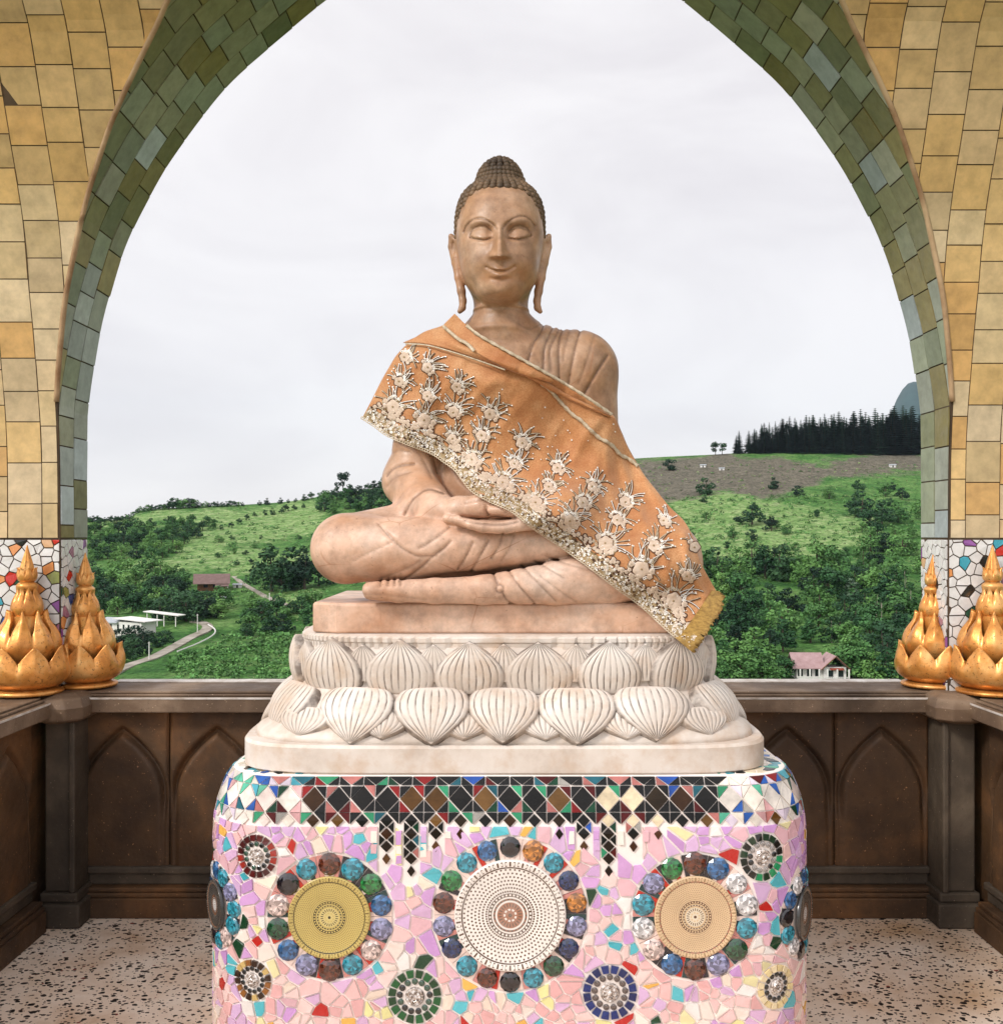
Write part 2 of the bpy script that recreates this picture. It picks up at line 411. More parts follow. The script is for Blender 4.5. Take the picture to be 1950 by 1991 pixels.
# A: soffit of the back arch (both legs), tiles in columns along its depth
zz = _c1[:, 0]; al = np.r_[0, np.cumsum(np.hypot(np.diff(_c1[:, 0]), np.diff(_c1[:, 1])))]
zofs = lambda s: np.interp(s, al, zz)
sM = np.interp(ZM, zz, al); sT = al[-1]
def Apt(side, s, y):
    z = zofs(s); h = hw(z); e_ = .004
    z2 = zofs(min(s+e_, sT)); z1 = zofs(max(s-e_, 0)); dz, dh = z2-z1, hw(z2)-hw(z1); l_ = math.hypot(dz, dh)+1e-9
    nrm = np.array([-side*dz/l_, 0, dh/l_])                       # into the opening
    return np.array([AX+side*h, y, z]), nrm
ta = MB()
for side in (-1, 1):
    for ci in range(12):
        yb_, ya_ = YF-.146*ci, YF-.146*(ci+1)
        s = sM+.003; first = True
        s -= random.uniform(0, .12)
        while s < sT-.02:
            ln = random.choice([.15, .165, .14, .18, .125]); s1 = min(s+ln, sT-.012); s0 = max(s, sM+.003)
            if s1-s0 < .02: s = s1; continue
            lim = lambda q: yw(zofs(q))+.004
            if yb_-.02 > min(lim(s0), lim(s1)):
                col = green_tile(zofs(s0))
                g = .003
                def cf(a, b, s0=s0, s1=s1):
                    q = lerp(s0+g, s1-g, a); lo = max(ya_+g, lim(q)); hi = max(yb_-g, lo+.001)
                    return Apt(side, q, lerp(lo, hi, b))
                tile_patch(ta, cf, col, 3)
            s = s1
ta.build('soffit_tiles', M_GLAZE, vt, smooth=False)
# backing of A as a thick shell, grout coloured
sh = MB()
for side in (-1, 1):
    rings = []
    for s in np.linspace(sM, sT, 70):
        z = zofs(s); p, nrm = Apt(side, s, 0); y0 = min(yw(z), YF-.05); q = p-nrm*.22
        rings.append([(p[0], y0, p[2]), (p[0], YF-.001, p[2]), (q[0], YF-.001, q[2]), (q[0], y0+.16, q[2])])
    sh.loft(rings, cap=False)
sh.build('soffit_bed', M_GROUT, vt)
# B: soffit of the side arches
zB = _c2[:, 0]; bl = np.r_[0, np.cumsum(np.hypot(np.diff(_c2[:, 0]), np.diff(_c2[:, 1])))]
zofb = lambda s: np.interp(s, bl, zB); bM = np.interp(ZM, zB, bl); bT = bl[-1]
def Bpt(x, s):
    z = zofb(s); e_ = .004; z1, z2 = zofb(max(s-e_, 0)), zofb(min(s+e_, bT)); dz, dy = z2-z1, yw(z2)-yw(z1); l_ = math.hypot(dz, dy)+1e-9
    return np.array([x, yw(z), z]), np.array([0, -dz/l_, dy/l_])
for side in (-1, 1):
    tb = MB()
    edge0 = 1.845+(.015 if side < 0 else 0.01)
    for ci in range(-13, 7):
        a0 = edge0+.06+.142*ci; a1 = a0+.142
        s = bM+.003-random.uniform(0, .10)
        while s < bT-.02:
            ln = random.choice([.145, .135, .15, .17, .125]); s1 = min(s+ln, bT-.01); s0 = max(s, bM+.003)
            if s1-s0 < .02: s = s1; continue
            hh = max(hw(zofb(s0)), hw(zofb(s1)))
            lo_ = lambda q: hw(zofb(q))+.010
            if a1-.012 > min(lo_(s0), lo_(s1)):
                def cf(a, b, s0=s0, s1=s1):
                    q = lerp(s0+.0022, s1-.0022, a); lo = max(a0+.0022, lo_(q)); hi = max(a1-.0022, lo+.001)
                    return Bpt(AX+side*lerp(lo, hi, b), q)
                tile_patch(tb, cf, warm_tile(zofb(s0)), 3, lift=.003, jig=.0008)
            s = s1
    tb.build('side_soffit_tiles', M_GLAZE, vt)
sh = MB()
for side in (-1, 1):
    rings = []
    for s in np.linspace(bM, bT, 60):
        z = zofb(s); y = yw(z); p, nrm = Bpt(0, s); xin = AX+side*(hw(z)+.002); xo = AX+side*2.85
        q = p-nrm*.24
        rings.append([(xin, y, z), (xo, y, z), (xo, q[1], q[2]), (xin+side*.10, q[1], q[2])])
    sh.loft(rings, cap=False)
sh.build('side_soffit_bed', M_GROUT, vt)
gr = MB()                                                         # the reddish cement line along each groin
for side in (-1, 1):
    gr.tube([(AX+side*(hw(z)+.004), yw(z)-.002, z) for z in np.linspace(2.15, 4.37, 80)], .011, 6)
gr.build('groin_joint', M_GRC, vt, smooth=True)

# ---- piers: the mosaic foot of each corner pier
def clip(poly, px_, py_, nx, ny):
    """keep the part of poly where (q-p).n <= 0"""
    o_ = []; n = len(poly)
    for k in range(n):
        a, b = poly[k], poly[(k+1) % n]
        da = (a[0]-px_)*nx+(a[1]-py_)*ny; db = (b[0]-px_)*nx+(b[1]-py_)*ny
        if da <= 0: o_.append(a)
        if (da < 0 < db) or (db < 0 < da):
            t = da/(da-db); o_.append((a[0]+(b[0]-a[0])*t, a[1]+(b[1]-a[1])*t))
    return o_
def shards(seeds, bounds, gap, circles=(), polys_ok=None):
    """broken-tile cells: Voronoi cells cut back by half the joint; circles are kept free"""
    S = np.array(seeds); out_ = []
    for k, s in enumerate(S):
        if any((s[0]-c[0])**2+(s[1]-c[1])**2 < (c[2]+gap)**2 for c in circles): out_.append(None); continue
        d2 = ((S-s)**2).sum(1); nb = np.argsort(d2)[1:22]
        x0, y0, x1, y1 = bounds; poly = [(x0,y0),(x1,y0),(x1,y1),(x0,y1)]
        for j in nb:
            dx, dy = S[j]-s; l_ = math.hypot(dx, dy)+1e-9; nx, ny = dx/l_, dy/l_
            poly = clip(poly, s[0]+dx/2-nx*gap/2, s[1]+dy/2-ny*gap/2, nx, ny)
            if len(poly) < 3: break
        for c in circles:
            dx, dy = c[0]-s[0], c[1]-s[1]; l_ = math.hypot(dx, dy)
            if l_ < c[2]+90 and len(poly) >= 3:
                nx, ny = dx/l_, dy/l_; poly = clip(poly, c[0]-nx*(c[2]+gap/2), c[1]-ny*(c[2]+gap/2), nx, ny)
        out_.append(poly if len(poly) >= 3 else None)
    return out_
def jseeds(x0, x1, y0, y1, sp, jit=.42, seed=1):
    g = np.random.default_rng(seed); o_ = []
    for r_, y in enumerate(np.arange(y0, y1+sp, sp*.92)):
        for x in np.arange(x0-(r_ % 2)*sp/2, x1+sp, sp):
            o_.append((x+g.uniform(-jit, jit)*sp, y+g.uniform(-jit, jit)*sp))
    return o_
def parea(p):
    return abs(sum(p[k][0]*p[(k+1) % len(p)][1]-p[(k+1) % len(p)][0]*p[k][1] for k in range(len(p))))/2
def shard_add(mb, poly, pos, col, h=.004, mi=0):
    """poly in surface coordinates; pos(u, v, lift) -> world"""
    n = len(poly); top = [pos(u, v, h*random.uniform(.7, 1.3)) for u, v in poly]; bot = [pos(u, v, -.003) for u, v in poly]
    fs = [list(range(n))]+[[k, n+k, n+(k+1) % n, (k+1) % n] for k in range(n)]
    mb.add(top+bot, fs, mi, col)
M_SHARD = tilemat('glazed_shard', .22, .5, coat=.3, mott=.10, scale=40, bump=.12)
def pier_col():
    r_ = random.random()
    if r_ < .78: return np.array((.80,.78,.76))*random.uniform(.9, 1.05)
    return np.array(random.choice([(.75,.30,.10), (.04,.10,.35), (.02,.02,.02), (.45,.20,.30), (.30,.32,.10), (.60,.03,.02), (.05,.35,.45), (.30,.10,.35), (.75,.45,.25), (.65,.35,.40), (.03,.10,.06)]))
for side, lab in ((-1, 'left corner pier clad in white mosaic shards with coloured pieces'), (1, 'right corner pier clad in white mosaic shards with coloured pieces')):
    t = thing('corner_pier', (AX+side*2.2, 4.4, ZC), lab, 'pier', 'mosaic corner piers')
    xi = AX+side*1.8455; c = MB()
    x0, x1 = sorted((xi, xi+side*.95)); c.box(x0, x1, 4.2765, YF-.002, ZC+.001, ZM-.001)
    c.build('core', M_GROUT, t)
    mb = MB(); sd_ = jseeds(0, .95, ZC, ZM, .046, seed=20+side)
    for p in shards(sd_, (.004, ZC+.004, .94, ZM-.004), .005):
        if p and parea(p) > .0002: shard_add(mb, [(a, b) for a, b in p], lambda u, v, l_: (xi+side*u, 4.276-l_, v), pier_col())
    sd_ = jseeds(4.28, YF, ZC, ZM, .045, seed=40+side)
    for p in shards(sd_, (4.284, ZC+.004, YF-.006, ZM-.004), .005):
        if p and parea(p) > .0002: shard_add(mb, p, lambda u, v, l_: (xi-side*(l_+.0005), u, v), pier_col())
    mb.build('mosaic_facing', M_SHARD, t)
# ------------------------------------------------------------------ golden lotus finials
def mat_gold():
    m = Mat('gold_paint', .34, .5, .5, .15); m.world = True
    c = m.ramp(m.noise(9, 6, .65), [(.28, (.42,.15,.026)), (.5, (.72,.31,.07)), (.75, (.88,.54,.21))])
    c = m.mix(m.ramp(m.noise(75, 4, .7), [(.57, 0), (.68, .8)]), c, (.16,.055,.012))
    m.base(c); m.rough(m.ramp(m.noise(22, 4), [(.3, .26), (.7, .48)])); m.bump(m.noise(60, 5), .25, .004)
    return m.m
M_GOLD = mat_gold()
def petal_tier(n, prof, ztip, zval, rot, tip_out=.0, fold=.006, nt=26, per=14):
    """one whorl of a lotus bud: a shell whose upper rim runs up to petal tips and down between them.
    prof: (z, r) table of the shell; rim height zval between petals, ztip at the tips"""
    zs, rs = np.array(prof).T; nth = n*per; vs = []
    for k in range(nth):
        th = 2*math.pi*k/nth+rot; ph = (k % per)/per*2-1 if False else ((k/per) % 1)*2-1      # -1..1 across a petal, 0 at the tip
        a = abs(ph); ztop = zval+(ztip-zval)*(1-a**1.15)
        for q in range(nt):
            u = q/(nt-1); z = zs[0]+(ztop-zs[0])*u
            r = np.interp(z, zs, rs)
            up = sstep(zval-.35*(ztip-zs[0]), zval+.2*(ztip-zval), z)
            r += fold*(1-a*2.2)*up*(1 if a < .5 else .6)                       # a soft ridge down the middle
            r -= .010*up*sstep(.80, 1.0, a)                                    # the groove between two petals
            r += tip_out*sstep(.80, 1, (z-zs[0])/(ztip-zs[0]))*(1-a)
            vs.append((r*math.cos(th), r*math.sin(th), z))
        for q in range(4):                                                    # inner lip, so the petal has thickness
            z = ztop-.012*(q+1); r = np.interp(max(z, zs[0]), zs, rs)-.012-.006*q
            vs.append((r*math.cos(th), r*math.sin(th), z))
    m_ = nt+4; fs = []
    for k in range(nth):
        k2 = (k+1) % nth
        for q in range(m_-1): fs.append([k*m_+q, k2*m_+q, k2*m_+q+1, k*m_+q+1])
    return vs, fs
def smooth_prof(pts, n=40): return cat_curve(pts, n)
def finial_meshes():
    out_ = []
    pr = smooth_prof([(.018,.085), (.03,.118), (.055,.148), (.090,.160), (.125,.155), (.155,.146), (.185,.136)])
    out_.append(('lower_petals', petal_tier(8, pr, .190, .128, .2, .006, .010)))
    pr = smooth_prof([(.10,.07), (.135,.106), (.175,.123), (.205,.121), (.245,.103), (.285,.075), (.325,.056)])
    out_.append(('upper_petals', petal_tier(8, pr, .325, .225, .2+math.pi/8, .010, .008)))
    pr = smooth_prof([(.275,.03), (.295,.050), (.325,.060), (.36,.053), (.39,.036), (.42,.030)])
    out_.append(('bud', petal_tier(8, pr,   .414, .382, .2, .006, .003)))
    pr = smooth_prof([(.428,.022), (.438,.033), (.455,.037), (.475,.034), (.50,.030)])
    out_.append(('top_bud', petal_tier(8, pr, .488, .466, .2, .004, .002)))
    return out_
_fin = [(n_, mesh(n_, v, f, M_GOLD, smooth=True)) for n_, (v, f) in finial_meshes()]
mb = MB(); mb.lathe([(.03,.39), (.036,.402), (.040,.410), (.040,.418), (.034,.424), (.026,.43)], n=24)
_fin.append(('neck_ring', mesh('neck_ring', mb.v, mb.f, M_GOLD, smooth=True)))
mb = MB(); rings = []
for z, r in smooth_prof([(.445,.030), (.48,.026), (.52,.016), (.55,.007), (.572,.002)], 16):
    rings.append([((r*(1+.10*math.cos(8*a)))*math.cos(a), (r*(1+.10*math.cos(8*a)))*math.sin(a), z) for a in np.linspace(0, 2*math.pi, 32, endpoint=False)])
mb.loft(rings); _fin.append(('spire', mesh('spire', mb.v, mb.f, M_GOLD, smooth=True)))
mb = MB(); mb.lathe([(.08,.0), (.130,.001), (.134,.008), (.130,.016), (.112,.020), (.08,.028)], n=40)
_fin.append(('base_ring', mesh('base_ring', mb.v, mb.f, M_GOLD, smooth=True)))
mb = MB(); rings = [[(.06*math.cos(a), .06*math.sin(a), z) for a in np.linspace(0, 2*math.pi, 20, endpoint=False)] for z in (.02, .30)]
mb.loft(rings); _fin.append(('core', mesh('core', mb.v, mb.f, M_GOLD)))
for (x, y, s, lab) in ((AX-1.955, 4.215, 1.06, 'larger golden lotus finial at the left edge, in front of the white mosaic'),
                       (AX-1.800, 4.42, 1.0, 'smaller golden lotus finial left of the view, next to the far hills'),
                       (AX+1.845, 4.42, 1.0, 'smaller golden lotus finial right of the view, next to the dense wood'),
                       (AX+2.000, 4.215, 1.06, 'larger golden lotus finial at the right edge, in front of the white mosaic')):
    t = thing('lotus_finial', (x, y, ZC+.0065), lab, 'finial', 'golden lotus finials at the pier feet')
    for n_, me in _fin:
        o = obj(n_, me); o.parent = t
    t.scale = (s, s, s); t.rotation_euler = (0, 0, random.uniform(0, .5))
# ------------------------------------------------------------------ the valley beyond: terrain, road, woods, houses
_sky = cat_curve([(-3600,1010),(-600,1020),(170,1013),(273,993),(377,985),(480,981),(570,974),(650,960),(751,946),(900,925),(1100,902),(1240,891),(1381,884),(1446,881),(1600,880),(1790,882),(2100,885),(2800,880),(5200,900)], 600)
skyl = lambda px: np.interp(px, _sky[:, 0], _sky[:, 1])
_bot = 1352.0
def tdist(px, py):
    """how far off the hillside is that fills this part of the view"""
    far = np.interp(px, [170, 800, 1300, 1790], [720, 760, 800, 800]); t = (_bot-py)/(_bot-skyl(px))
    return 205*(far/205)**np.clip(t, -.6, 1.0)
def T(px, py): return P(px, py, tdist(px, py))
# land-use mask drawn on the ground itself: R bright meadow, G bare ploughed earth
MEADOW = [[(200,1122),(245,1100),(330,1086),(405,1078),(420,1092),(330,1120),(250,1128)], [(400,1078),(470,1070),(640,1078),(640,1100),(520,1100),(440,1112),(420,1098)],
          [(165,1020),(260,1000),(420,990),(600,978),(640,985),(420,1010),(250,1022),(165,1030)], [(330,1070),(430,1000),(560,990),(650,1000),(600,1040),(500,1050),(400,1076)],
          [(530,1160),(620,1150),(620,1200),(570,1200)], [(1300,960),(1400,955),(1700,1010),(1720,1050),(1560,1080),(1380,1090),(1330,1060)]]
BARE = [[(1150,950),(1240,895),(1381,888),(1590,895),(1600,930),(1560,960),(1470,965),(1380,958),(1300,972),(1180,990)], [(1590,886),(1800,886),(1800,915),(1720,922),(1620,925)]]
nx_, ny_ = 420, 150
pxs = np.r_[np.linspace(-3600, 100, 60), np.linspace(110, 1860, 300), np.linspace(1880, 5200, 60)]; nx_ = len(pxs)
rows = np.r_[np.linspace(1.0, 0, 130)]
V = []; A = []
PX, TT = np.meshgrid(pxs, rows, indexing='ij')
PY = _bot-TT*(_bot-skyl(PX)); D = tdist(PX, PY)
Xw = (PX-CX)/F*D; Zw = EYE-(PY-CY)/F*D
Zw = Zw+(fnoise(np.stack([Xw, D, Xw*0], -1), .02)-.5)*D*.010*np.minimum(1, 6*(1-TT))
wob = (fnoise(np.stack([PX, PY, PX*0], -1), .02)-.5)*70; wob2 = (fnoise(np.stack([PX, PY, PX*0+9], -1), .025)-.5)*44
r_ = np.zeros(PX.shape); g_ = np.zeros(PX.shape)
for q in MEADOW: r_ = np.maximum(r_, inpoly(PX+wob, PY+wob2, q))
for q in BARE: g_ = np.maximum(g_, inpoly(PX+wob, PY+wob2*.7, q))
verts = np.stack([Xw, D, Zw], -1)
# beyond the crest the land falls away; in front it climbs to the terrace
crest = verts[:, 0]; back1 = crest*np.array([1.25, 1.25, 1]); back1[:, 2] -= 14; back2 = crest*np.array([3, 3, 1]); back2[:, 2] = -60
near = verts[:, -1]; steps = []
for f_ in np.linspace(.9, .045, 16):
    q = near*np.array([f_, f_, 1]); q[:, 2] = np.interp(f_, [.03, .08, .3, 1], [-.9, -5, -18, 0]) if False else near[:, 2]*np.interp(f_, [.045, .1, .4, 1], [.06, .30, .78, 1.0]); steps.append(q)
full = np.concatenate([back2[:, None], back1[:, None], verts]+[s[:, None] for s in steps], 1)
nr = full.shape[1]; pad = lambda m_: np.concatenate([np.zeros((nx_, 2)), m_, np.zeros((nx_, 16))], 1)
r_, g_ = pad(r_), pad(g_)
def blur(m_):
    p_ = np.pad(m_, 1, mode='edge'); return (p_[:-2,1:-1]+p_[2:,1:-1]+p_[1:-1,:-2]+p_[1:-1,2:]+2*p_[1:-1,1:-1])/6
for _ in range(14): r_, g_ = blur(r_), blur(g_)
def mat_ground():
    m = Mat('hillside', .95, 0, .1); c = m.attr('col'); sp = m.n('ShaderNodeSeparateColor'); m.l(c, sp.inputs[0])
    n1 = m.noise(.05, 9, .72, dist=.4); n2 = m.noise(.16, 8, .75)
    gcol = m.ramp(n1, [(.30, (.034,.105,.028)), (.45, (.070,.19,.042)), (.58, (.15,.29,.08)), (.72, (.27,.37,.15))])
    mead = m.ramp(n2, [(.32, (.075,.20,.05)), (.46, (.19,.34,.10)), (.56, (.31,.44,.17)), (.70, (.46,.53,.28))])
    bare = m.ramp(n2, [(.3, (.095,.092,.066)), (.5, (.175,.158,.12)), (.72, (.27,.24,.18))])
    n3 = m.noise(.022, 5, .6); wob_ = lambda ch, k: m.math('ADD', m.math('ADD', ch, m.math('MULTIPLY', m.math('SUBTRACT', n2, .5), k)), m.math('MULTIPLY', m.math('SUBTRACT', n3, .5), 1.5))
    fac = m.ramp(wob_(sp.outputs[0], 1.6), [(.32, 0), (.66, 1)])
    b = m.mix(fac, gcol, mead)
    fac = m.ramp(wob_(sp.outputs[1], 1.4), [(.30, 0), (.64, 1)])
    b = m.mix(fac, b, bare)
    b = m.mix(1, b, m.ramp(m.noise(.55, 6, .75), [(.36, .35), (.58, 1.05)]), 'MULTIPLY')
    m.base(b); m.bump(m.noise(.5, 6, .7), .8, 2.0); return m.m
M_GROUND = mat_ground()
vv = full.reshape(-1, 3); cc = np.stack([r_.ravel(), g_.ravel(), g_.ravel()*0], 1)
far = np.array([(-7000,-7000,-62),(7000,-7000,-62),(7000,7000,-62),(-7000,7000,-62)], float)
vv = np.r_[vv, far]; cc = np.r_[cc, np.zeros((4, 3))]
ff = grid_faces(nx_, nr).tolist()+[[len(vv)-4, len(vv)-3, len(vv)-2, len(vv)-1]]
terr = obj('terrain', mesh('terrain', vv, ff, M_GROUND, smooth=True, attrs={'col': cc}), kind='structure')
terr_bvh = BVHTree.FromPolygons([tuple(q) for q in vv], ff)
def on_ground(px, py):
    """where the sight line through (px, py) meets the hillside"""
    d = Vector(P(px, py, 1.0)-np.array([0, 0, EYE])); d.normalize()
    h = terr_bvh.ray_cast(Vector((0, 30*d.y, EYE))+d*30 if False else Vector((0, 0, EYE))+d*60, d)
    return np.array(h[0]) if h[0] is not None else T(px, py)
# far mountain; the blue of distant haze is put into its colour
mp_ = []; g = np.random.default_rng(5)
for a in np.linspace(0, 1, 40):
    for b in np.linspace(0, 1, 26):
        px = 1722+a*420; t = math.sin(min(1, a*6.5+.18)*math.pi/2)**.7 if a < .4 else 1-.25*(a-.4)
        top = 905-165*t+8*(fnoise(np.array([[a*9, 0, 3.]]), 1)[0]-.5); d = 5200+1200*(1-b)*(.3+.7*t)-900*(1-b)**2 if False else 5200+900*(b-.5)**1
        hgt = math.sin(b*math.pi)**.55; p = P(px, 910-(910-top)*hgt, 5200+1300*(b-.5)); mp_.append(p)
M_MT = plain('haze_tinted_forest', (.030,.070,.070), (.016,.042,.046), .95, scale=.012, bump=.6, bscale=.03)
obj('mountain', mesh('mountain', np.array(mp_), grid_faces(40, 26), M_MT, smooth=True), kind='structure')
# road
M_ROAD = plain('pale_road', (.40,.36,.31), (.17,.15,.11), .9, scale=.22)
def road(name, pts, w_, lift=.35):
    cpt = cat_curve([tuple(on_ground(*p)) for p in pts], 50); mb = MB(); l_, r2 = [], []
    for k, p in enumerate(cpt):
        t = cpt[min(k+1, 49)]-cpt[max(k-1, 0)]; n = np.array([-t[1], t[0], 0]); n /= np.linalg.norm(n)+1e-9
        l_.append(p+n*w_/2+[0, 0, lift]); r2.append(p-n*w_/2+[0, 0, lift])
    mb.loft([[a, b, b-[0,0,1.2], a-[0,0,1.2]] for a, b in zip(l_, r2)])
    return mb.build(name, M_ROAD, kind='structure')
road('road', [(190,1322),(250,1296),(300,1279),(340,1258),(372,1240),(398,1228),(404,1219),(394,1212),(376,1209)], 3.3)
road('footpath', [(560,1178),(520,1162),(490,1146),(470,1134),(455,1122)], 2.2)
kb = MB(); kp = cat_curve([tuple(on_ground(*p)) for p in [(345,1272),(385,1256),(414,1240),(418,1229),(405,1219)]], 30)
kb.tube([p+[0,0,.75] for p in kp], .22, 5)
tag(kb.build('guard_rail', plain('white_painted_rail', (.75,.73,.70), None, .6)), 'white guard rail round the outside of the road bend', 'guard rail')

# ---- vegetation kit
def mat_leaf(name, a, b, c):
    m = Mat(name, .75, 0, .25); k = m.attr('col')
    oi = m.n('ShaderNodeObjectInfo')
    base = m.ramp(m.math('ADD', m.math('MULTIPLY', m.noise(.35, 3, .6), .45), m.math('MULTIPLY', oi.outputs['Random'], .55)), [(.30, a), (.5, b), (.72, c)])
    m.base(m.mix(1, base, k, 'MULTIPLY')); return m.m
M_LEAF = mat_leaf('broad_leaves', (.016,.062,.022), (.046,.135,.038), (.115,.25,.068))
M_LEAFD = mat_leaf('dark_leaves', (.008,.030,.016), (.016,.055,.024), (.036,.095,.036))
M_LEAFL = mat_leaf('light_leaves', (.05,.13,.035), (.09,.21,.05), (.15,.29,.08))
M_LEAFG = mat_leaf('grey_leaves', (.10,.17,.11), (.17,.25,.17), (.25,.33,.24))
M_BARK = plain('bark', (.10,.075,.05), (.045,.033,.022), .9, scale=3)
M_PALE = plain('pale_bark', (.42,.38,.32), (.22,.19,.15), .9, scale=2)
M_NEEDLE = mat_leaf('needles', (.008,.028,.020), (.015,.046,.028), (.030,.075,.042))
def leaves(g, centers, radii, per, size, squash=.8, shell=.55):
    """leaf clumps spread through lobes: small tilted quads"""
    vs, fs, cs = [], [], []
    for c, r in zip(centers, radii):
        n = int(per*(r/np.mean(radii))**2)+4
        u = g.normal(size=(n, 3)); u /= np.linalg.norm(u, axis=1)[:, None]
        rad = r*(shell+(1-shell)*g.random(n)**.5); p = c+u*rad[:, None]*[1, 1, squash]
        for q, nn in zip(p, u):
            nn = nn+g.normal(size=3)*.55+[0, 0, .35]; nn /= np.linalg.norm(nn)
            a = np.cross(nn, g.normal(size=3)); a /= np.linalg.norm(a); b = np.cross(nn, a)
            s = size*g.uniform(.6, 1.35); k = len(vs); sk = g.uniform(.45, .9)
            vs += [q+a*s, q+b*s*sk, q-a*s*.9, q-b*s*sk]; fs.append([k, k+1, k+2, k+3])
            v = g.uniform(.65, 1.25); cs += [(v, v, v*g.uniform(.85, 1.1))]*4
    return vs, fs, cs
def trunk_mb(g, h, r, limbs, top, mi=0):
    mb = MB(); lean = g.normal(size=2)*.04*h
    pts = [np.array([lean[0]*t*t, lean[1]*t*t, h*t-.6*(t == 0)]) for t in (0, .15, .4, .7, 1)]
    mb.tube(pts, [r*1.5, r, r*.85, r*.65, r*.4], 6, mi)
    for c in limbs: mb.tube([pts[2]+[0, 0, 0], (pts[2]+c)/2+[0, 0, -.05*h], c], [r*.5, r*.35, r*.15], 5, mi)
    return mb
def broadleaf(seed, h=8, spread=3.4, leaf=M_LEAF, nl=12, per=62, size=.36, lowcrown=.14):
    """returns (trunk mesh, crown mesh) standing on the origin"""
    g = np.random.default_rng(seed); cs_, rs_ = [], []
    for k in range(nl):
        a = g.uniform(0, 2*math.pi); q = g.random(); rr = spread*(.15+.75*g.random()**.7)*(1-.55*max(0, q-.4))
        cs_.append(np.array([rr*math.cos(a), rr*math.sin(a), h*(lowcrown+.62*q)])); rs_.append(spread*g.uniform(.30, .55))
    cs_.append(np.array([g.normal()*.3, g.normal()*.3, h*.86])); rs_.append(spread*.38)
    t = trunk_mb(g, h*.75, h*.028, cs_[:5], None)
    v, f, c = leaves(g, cs_, rs_, per, size)
    return mesh('trunk', t.v, t.f, M_BARK), mesh('crown', np.array(v), f, leaf, attrs={'col': np.array(c)})
def joined(name, tr, cr):
    """one mesh of trunk and crown, for trees too far off to show their parts"""
    tv = [tuple(v.co) for v in tr.vertices]; cv = [tuple(v.co) for v in cr.vertices]; n = len(tv)
    f = [list(p.vertices) for p in tr.polygons]+[[n+k for k in p.vertices] for p in cr.polygons]
    idx = [0]*len(tr.polygons)+[1]*len(cr.polygons)
    a = np.empty(len(cv)*4, np.float32); cr.attributes['col'].data.foreach_get('color', a)
    colr = np.r_[np.ones((n, 4), np.float32), a.reshape(-1, 4)]
    return mesh(name, tv+cv, f, [tr.materials[0], cr.materials[0]], idx, attrs={'col': colr})
def conifer(seed, h=26, r=4.2):
    g = np.random.default_rng(seed); vs, fs, cs = [], [], []
    for k in range(26):
        t = k/25; z = h*(.02+.97*t); rr = r*(1-t)**.8*g.uniform(.75, 1.15)+.15; nb = 11
        for j in range(nb):
            a = 2*math.pi*(j+g.random())/nb; q = np.array([math.cos(a), math.sin(a), 0]); s = np.array([-math.sin(a), math.cos(a), 0])
            L_ = rr*g.uniform(.7, 1.1); w_ = .16*L_+.35; k0 = len(vs); zz_ = np.array([0, 0, z])
            vs += [zz_+q*.1*L_+s*w_*.4, zz_+q*.1*L_-s*w_*.4, zz_+q*L_*.7-s*w_-[0, 0, .16*L_+.3], zz_+q*L_-[0, 0, .26*L_+.2], zz_+q*L_*.7+s*w_-[0, 0, .16*L_+.3]]
            fs.append([k0, k0+1, k0+2, k0+3, k0+4]); v = g.uniform(.6, 1.3); cs += [(v, v, v)]*5
    mb = MB(); mb.tube([(0, 0, -1), (0, 0, h*.5), (0, 0, h*.98)], [.35, .25, .05], 6); n = len(mb.v)
    f = mb.f+[[n+k for k in q] for q in fs]
    return mesh('conifer_tree', mb.v+[tuple(q) for q in vs], f, [M_BARK, M_NEEDLE], [0]*len(mb.f)+[1]*len(fs), attrs={'col': np.r_[np.ones((n, 3)), np.array(cs)]})
def tall_thin(seed, h=17):
    g = np.random.default_rng(seed); cs_ = [np.array([g.normal()*.7, g.normal()*.7, h*q]) for q in (.80, .88, .96, .84, .92)]
    t = trunk_mb(g, h*.95, .17, cs_[:3], None); v, f, c = leaves(g, cs_, [1.25, 1.15, .8, 1.0, 1.0], 55, .38)
    return mesh('trunk', t.v, t.f, M_PALE), mesh('crown', np.array(v), f, M_LEAF, attrs={'col': np.array(c)})
def palm(seed, h=6, fr=2.6, leaf=None, trunk_r=.16):
    g = np.random.default_rng(seed); mb = MB(); mb.tube([(0, 0, -.5), (.1, 0, h*.5), (.25, .1, h)], [trunk_r*1.3, trunk_r, trunk_r*.8], 7)
    vs, fs, cs = [], [], []
    for k in range(17):
        a = 2*math.pi*k/17+g.normal()*.15; up = g.uniform(-.1, 1.1); q = np.array([math.cos(a), math.sin(a), 0]); s = np.array([-math.sin(a), math.cos(a), 0])
        prev = None
        for t in np.linspace(0, 1, 7):
            p = np.array([.25, .1, h])+q*fr*t*math.cos(up*.8)+np.array([0, 0, fr*(math.sin(up)*t-.75*t*t)]); wd = .30*fr*.5*math.sin(math.pi*min(1, t*.9+.12))
            k0 = len(vs); vs += [p+s*wd-[0, 0, wd*.5], p, p-s*wd-[0, 0, wd*.5]]; v = g.uniform(.8, 1.2); cs += [(v, v, v)]*3
            if prev is not None: fs += [[prev, prev+1, k0+1, k0], [prev+1, prev+2, k0+2, k0+1]]
            prev = k0
    return mesh('trunk', mb.v, mb.f, M_BARK), mesh('crown', np.array(vs), fs, leaf or M_LEAFL, attrs={'col': np.array(cs)})
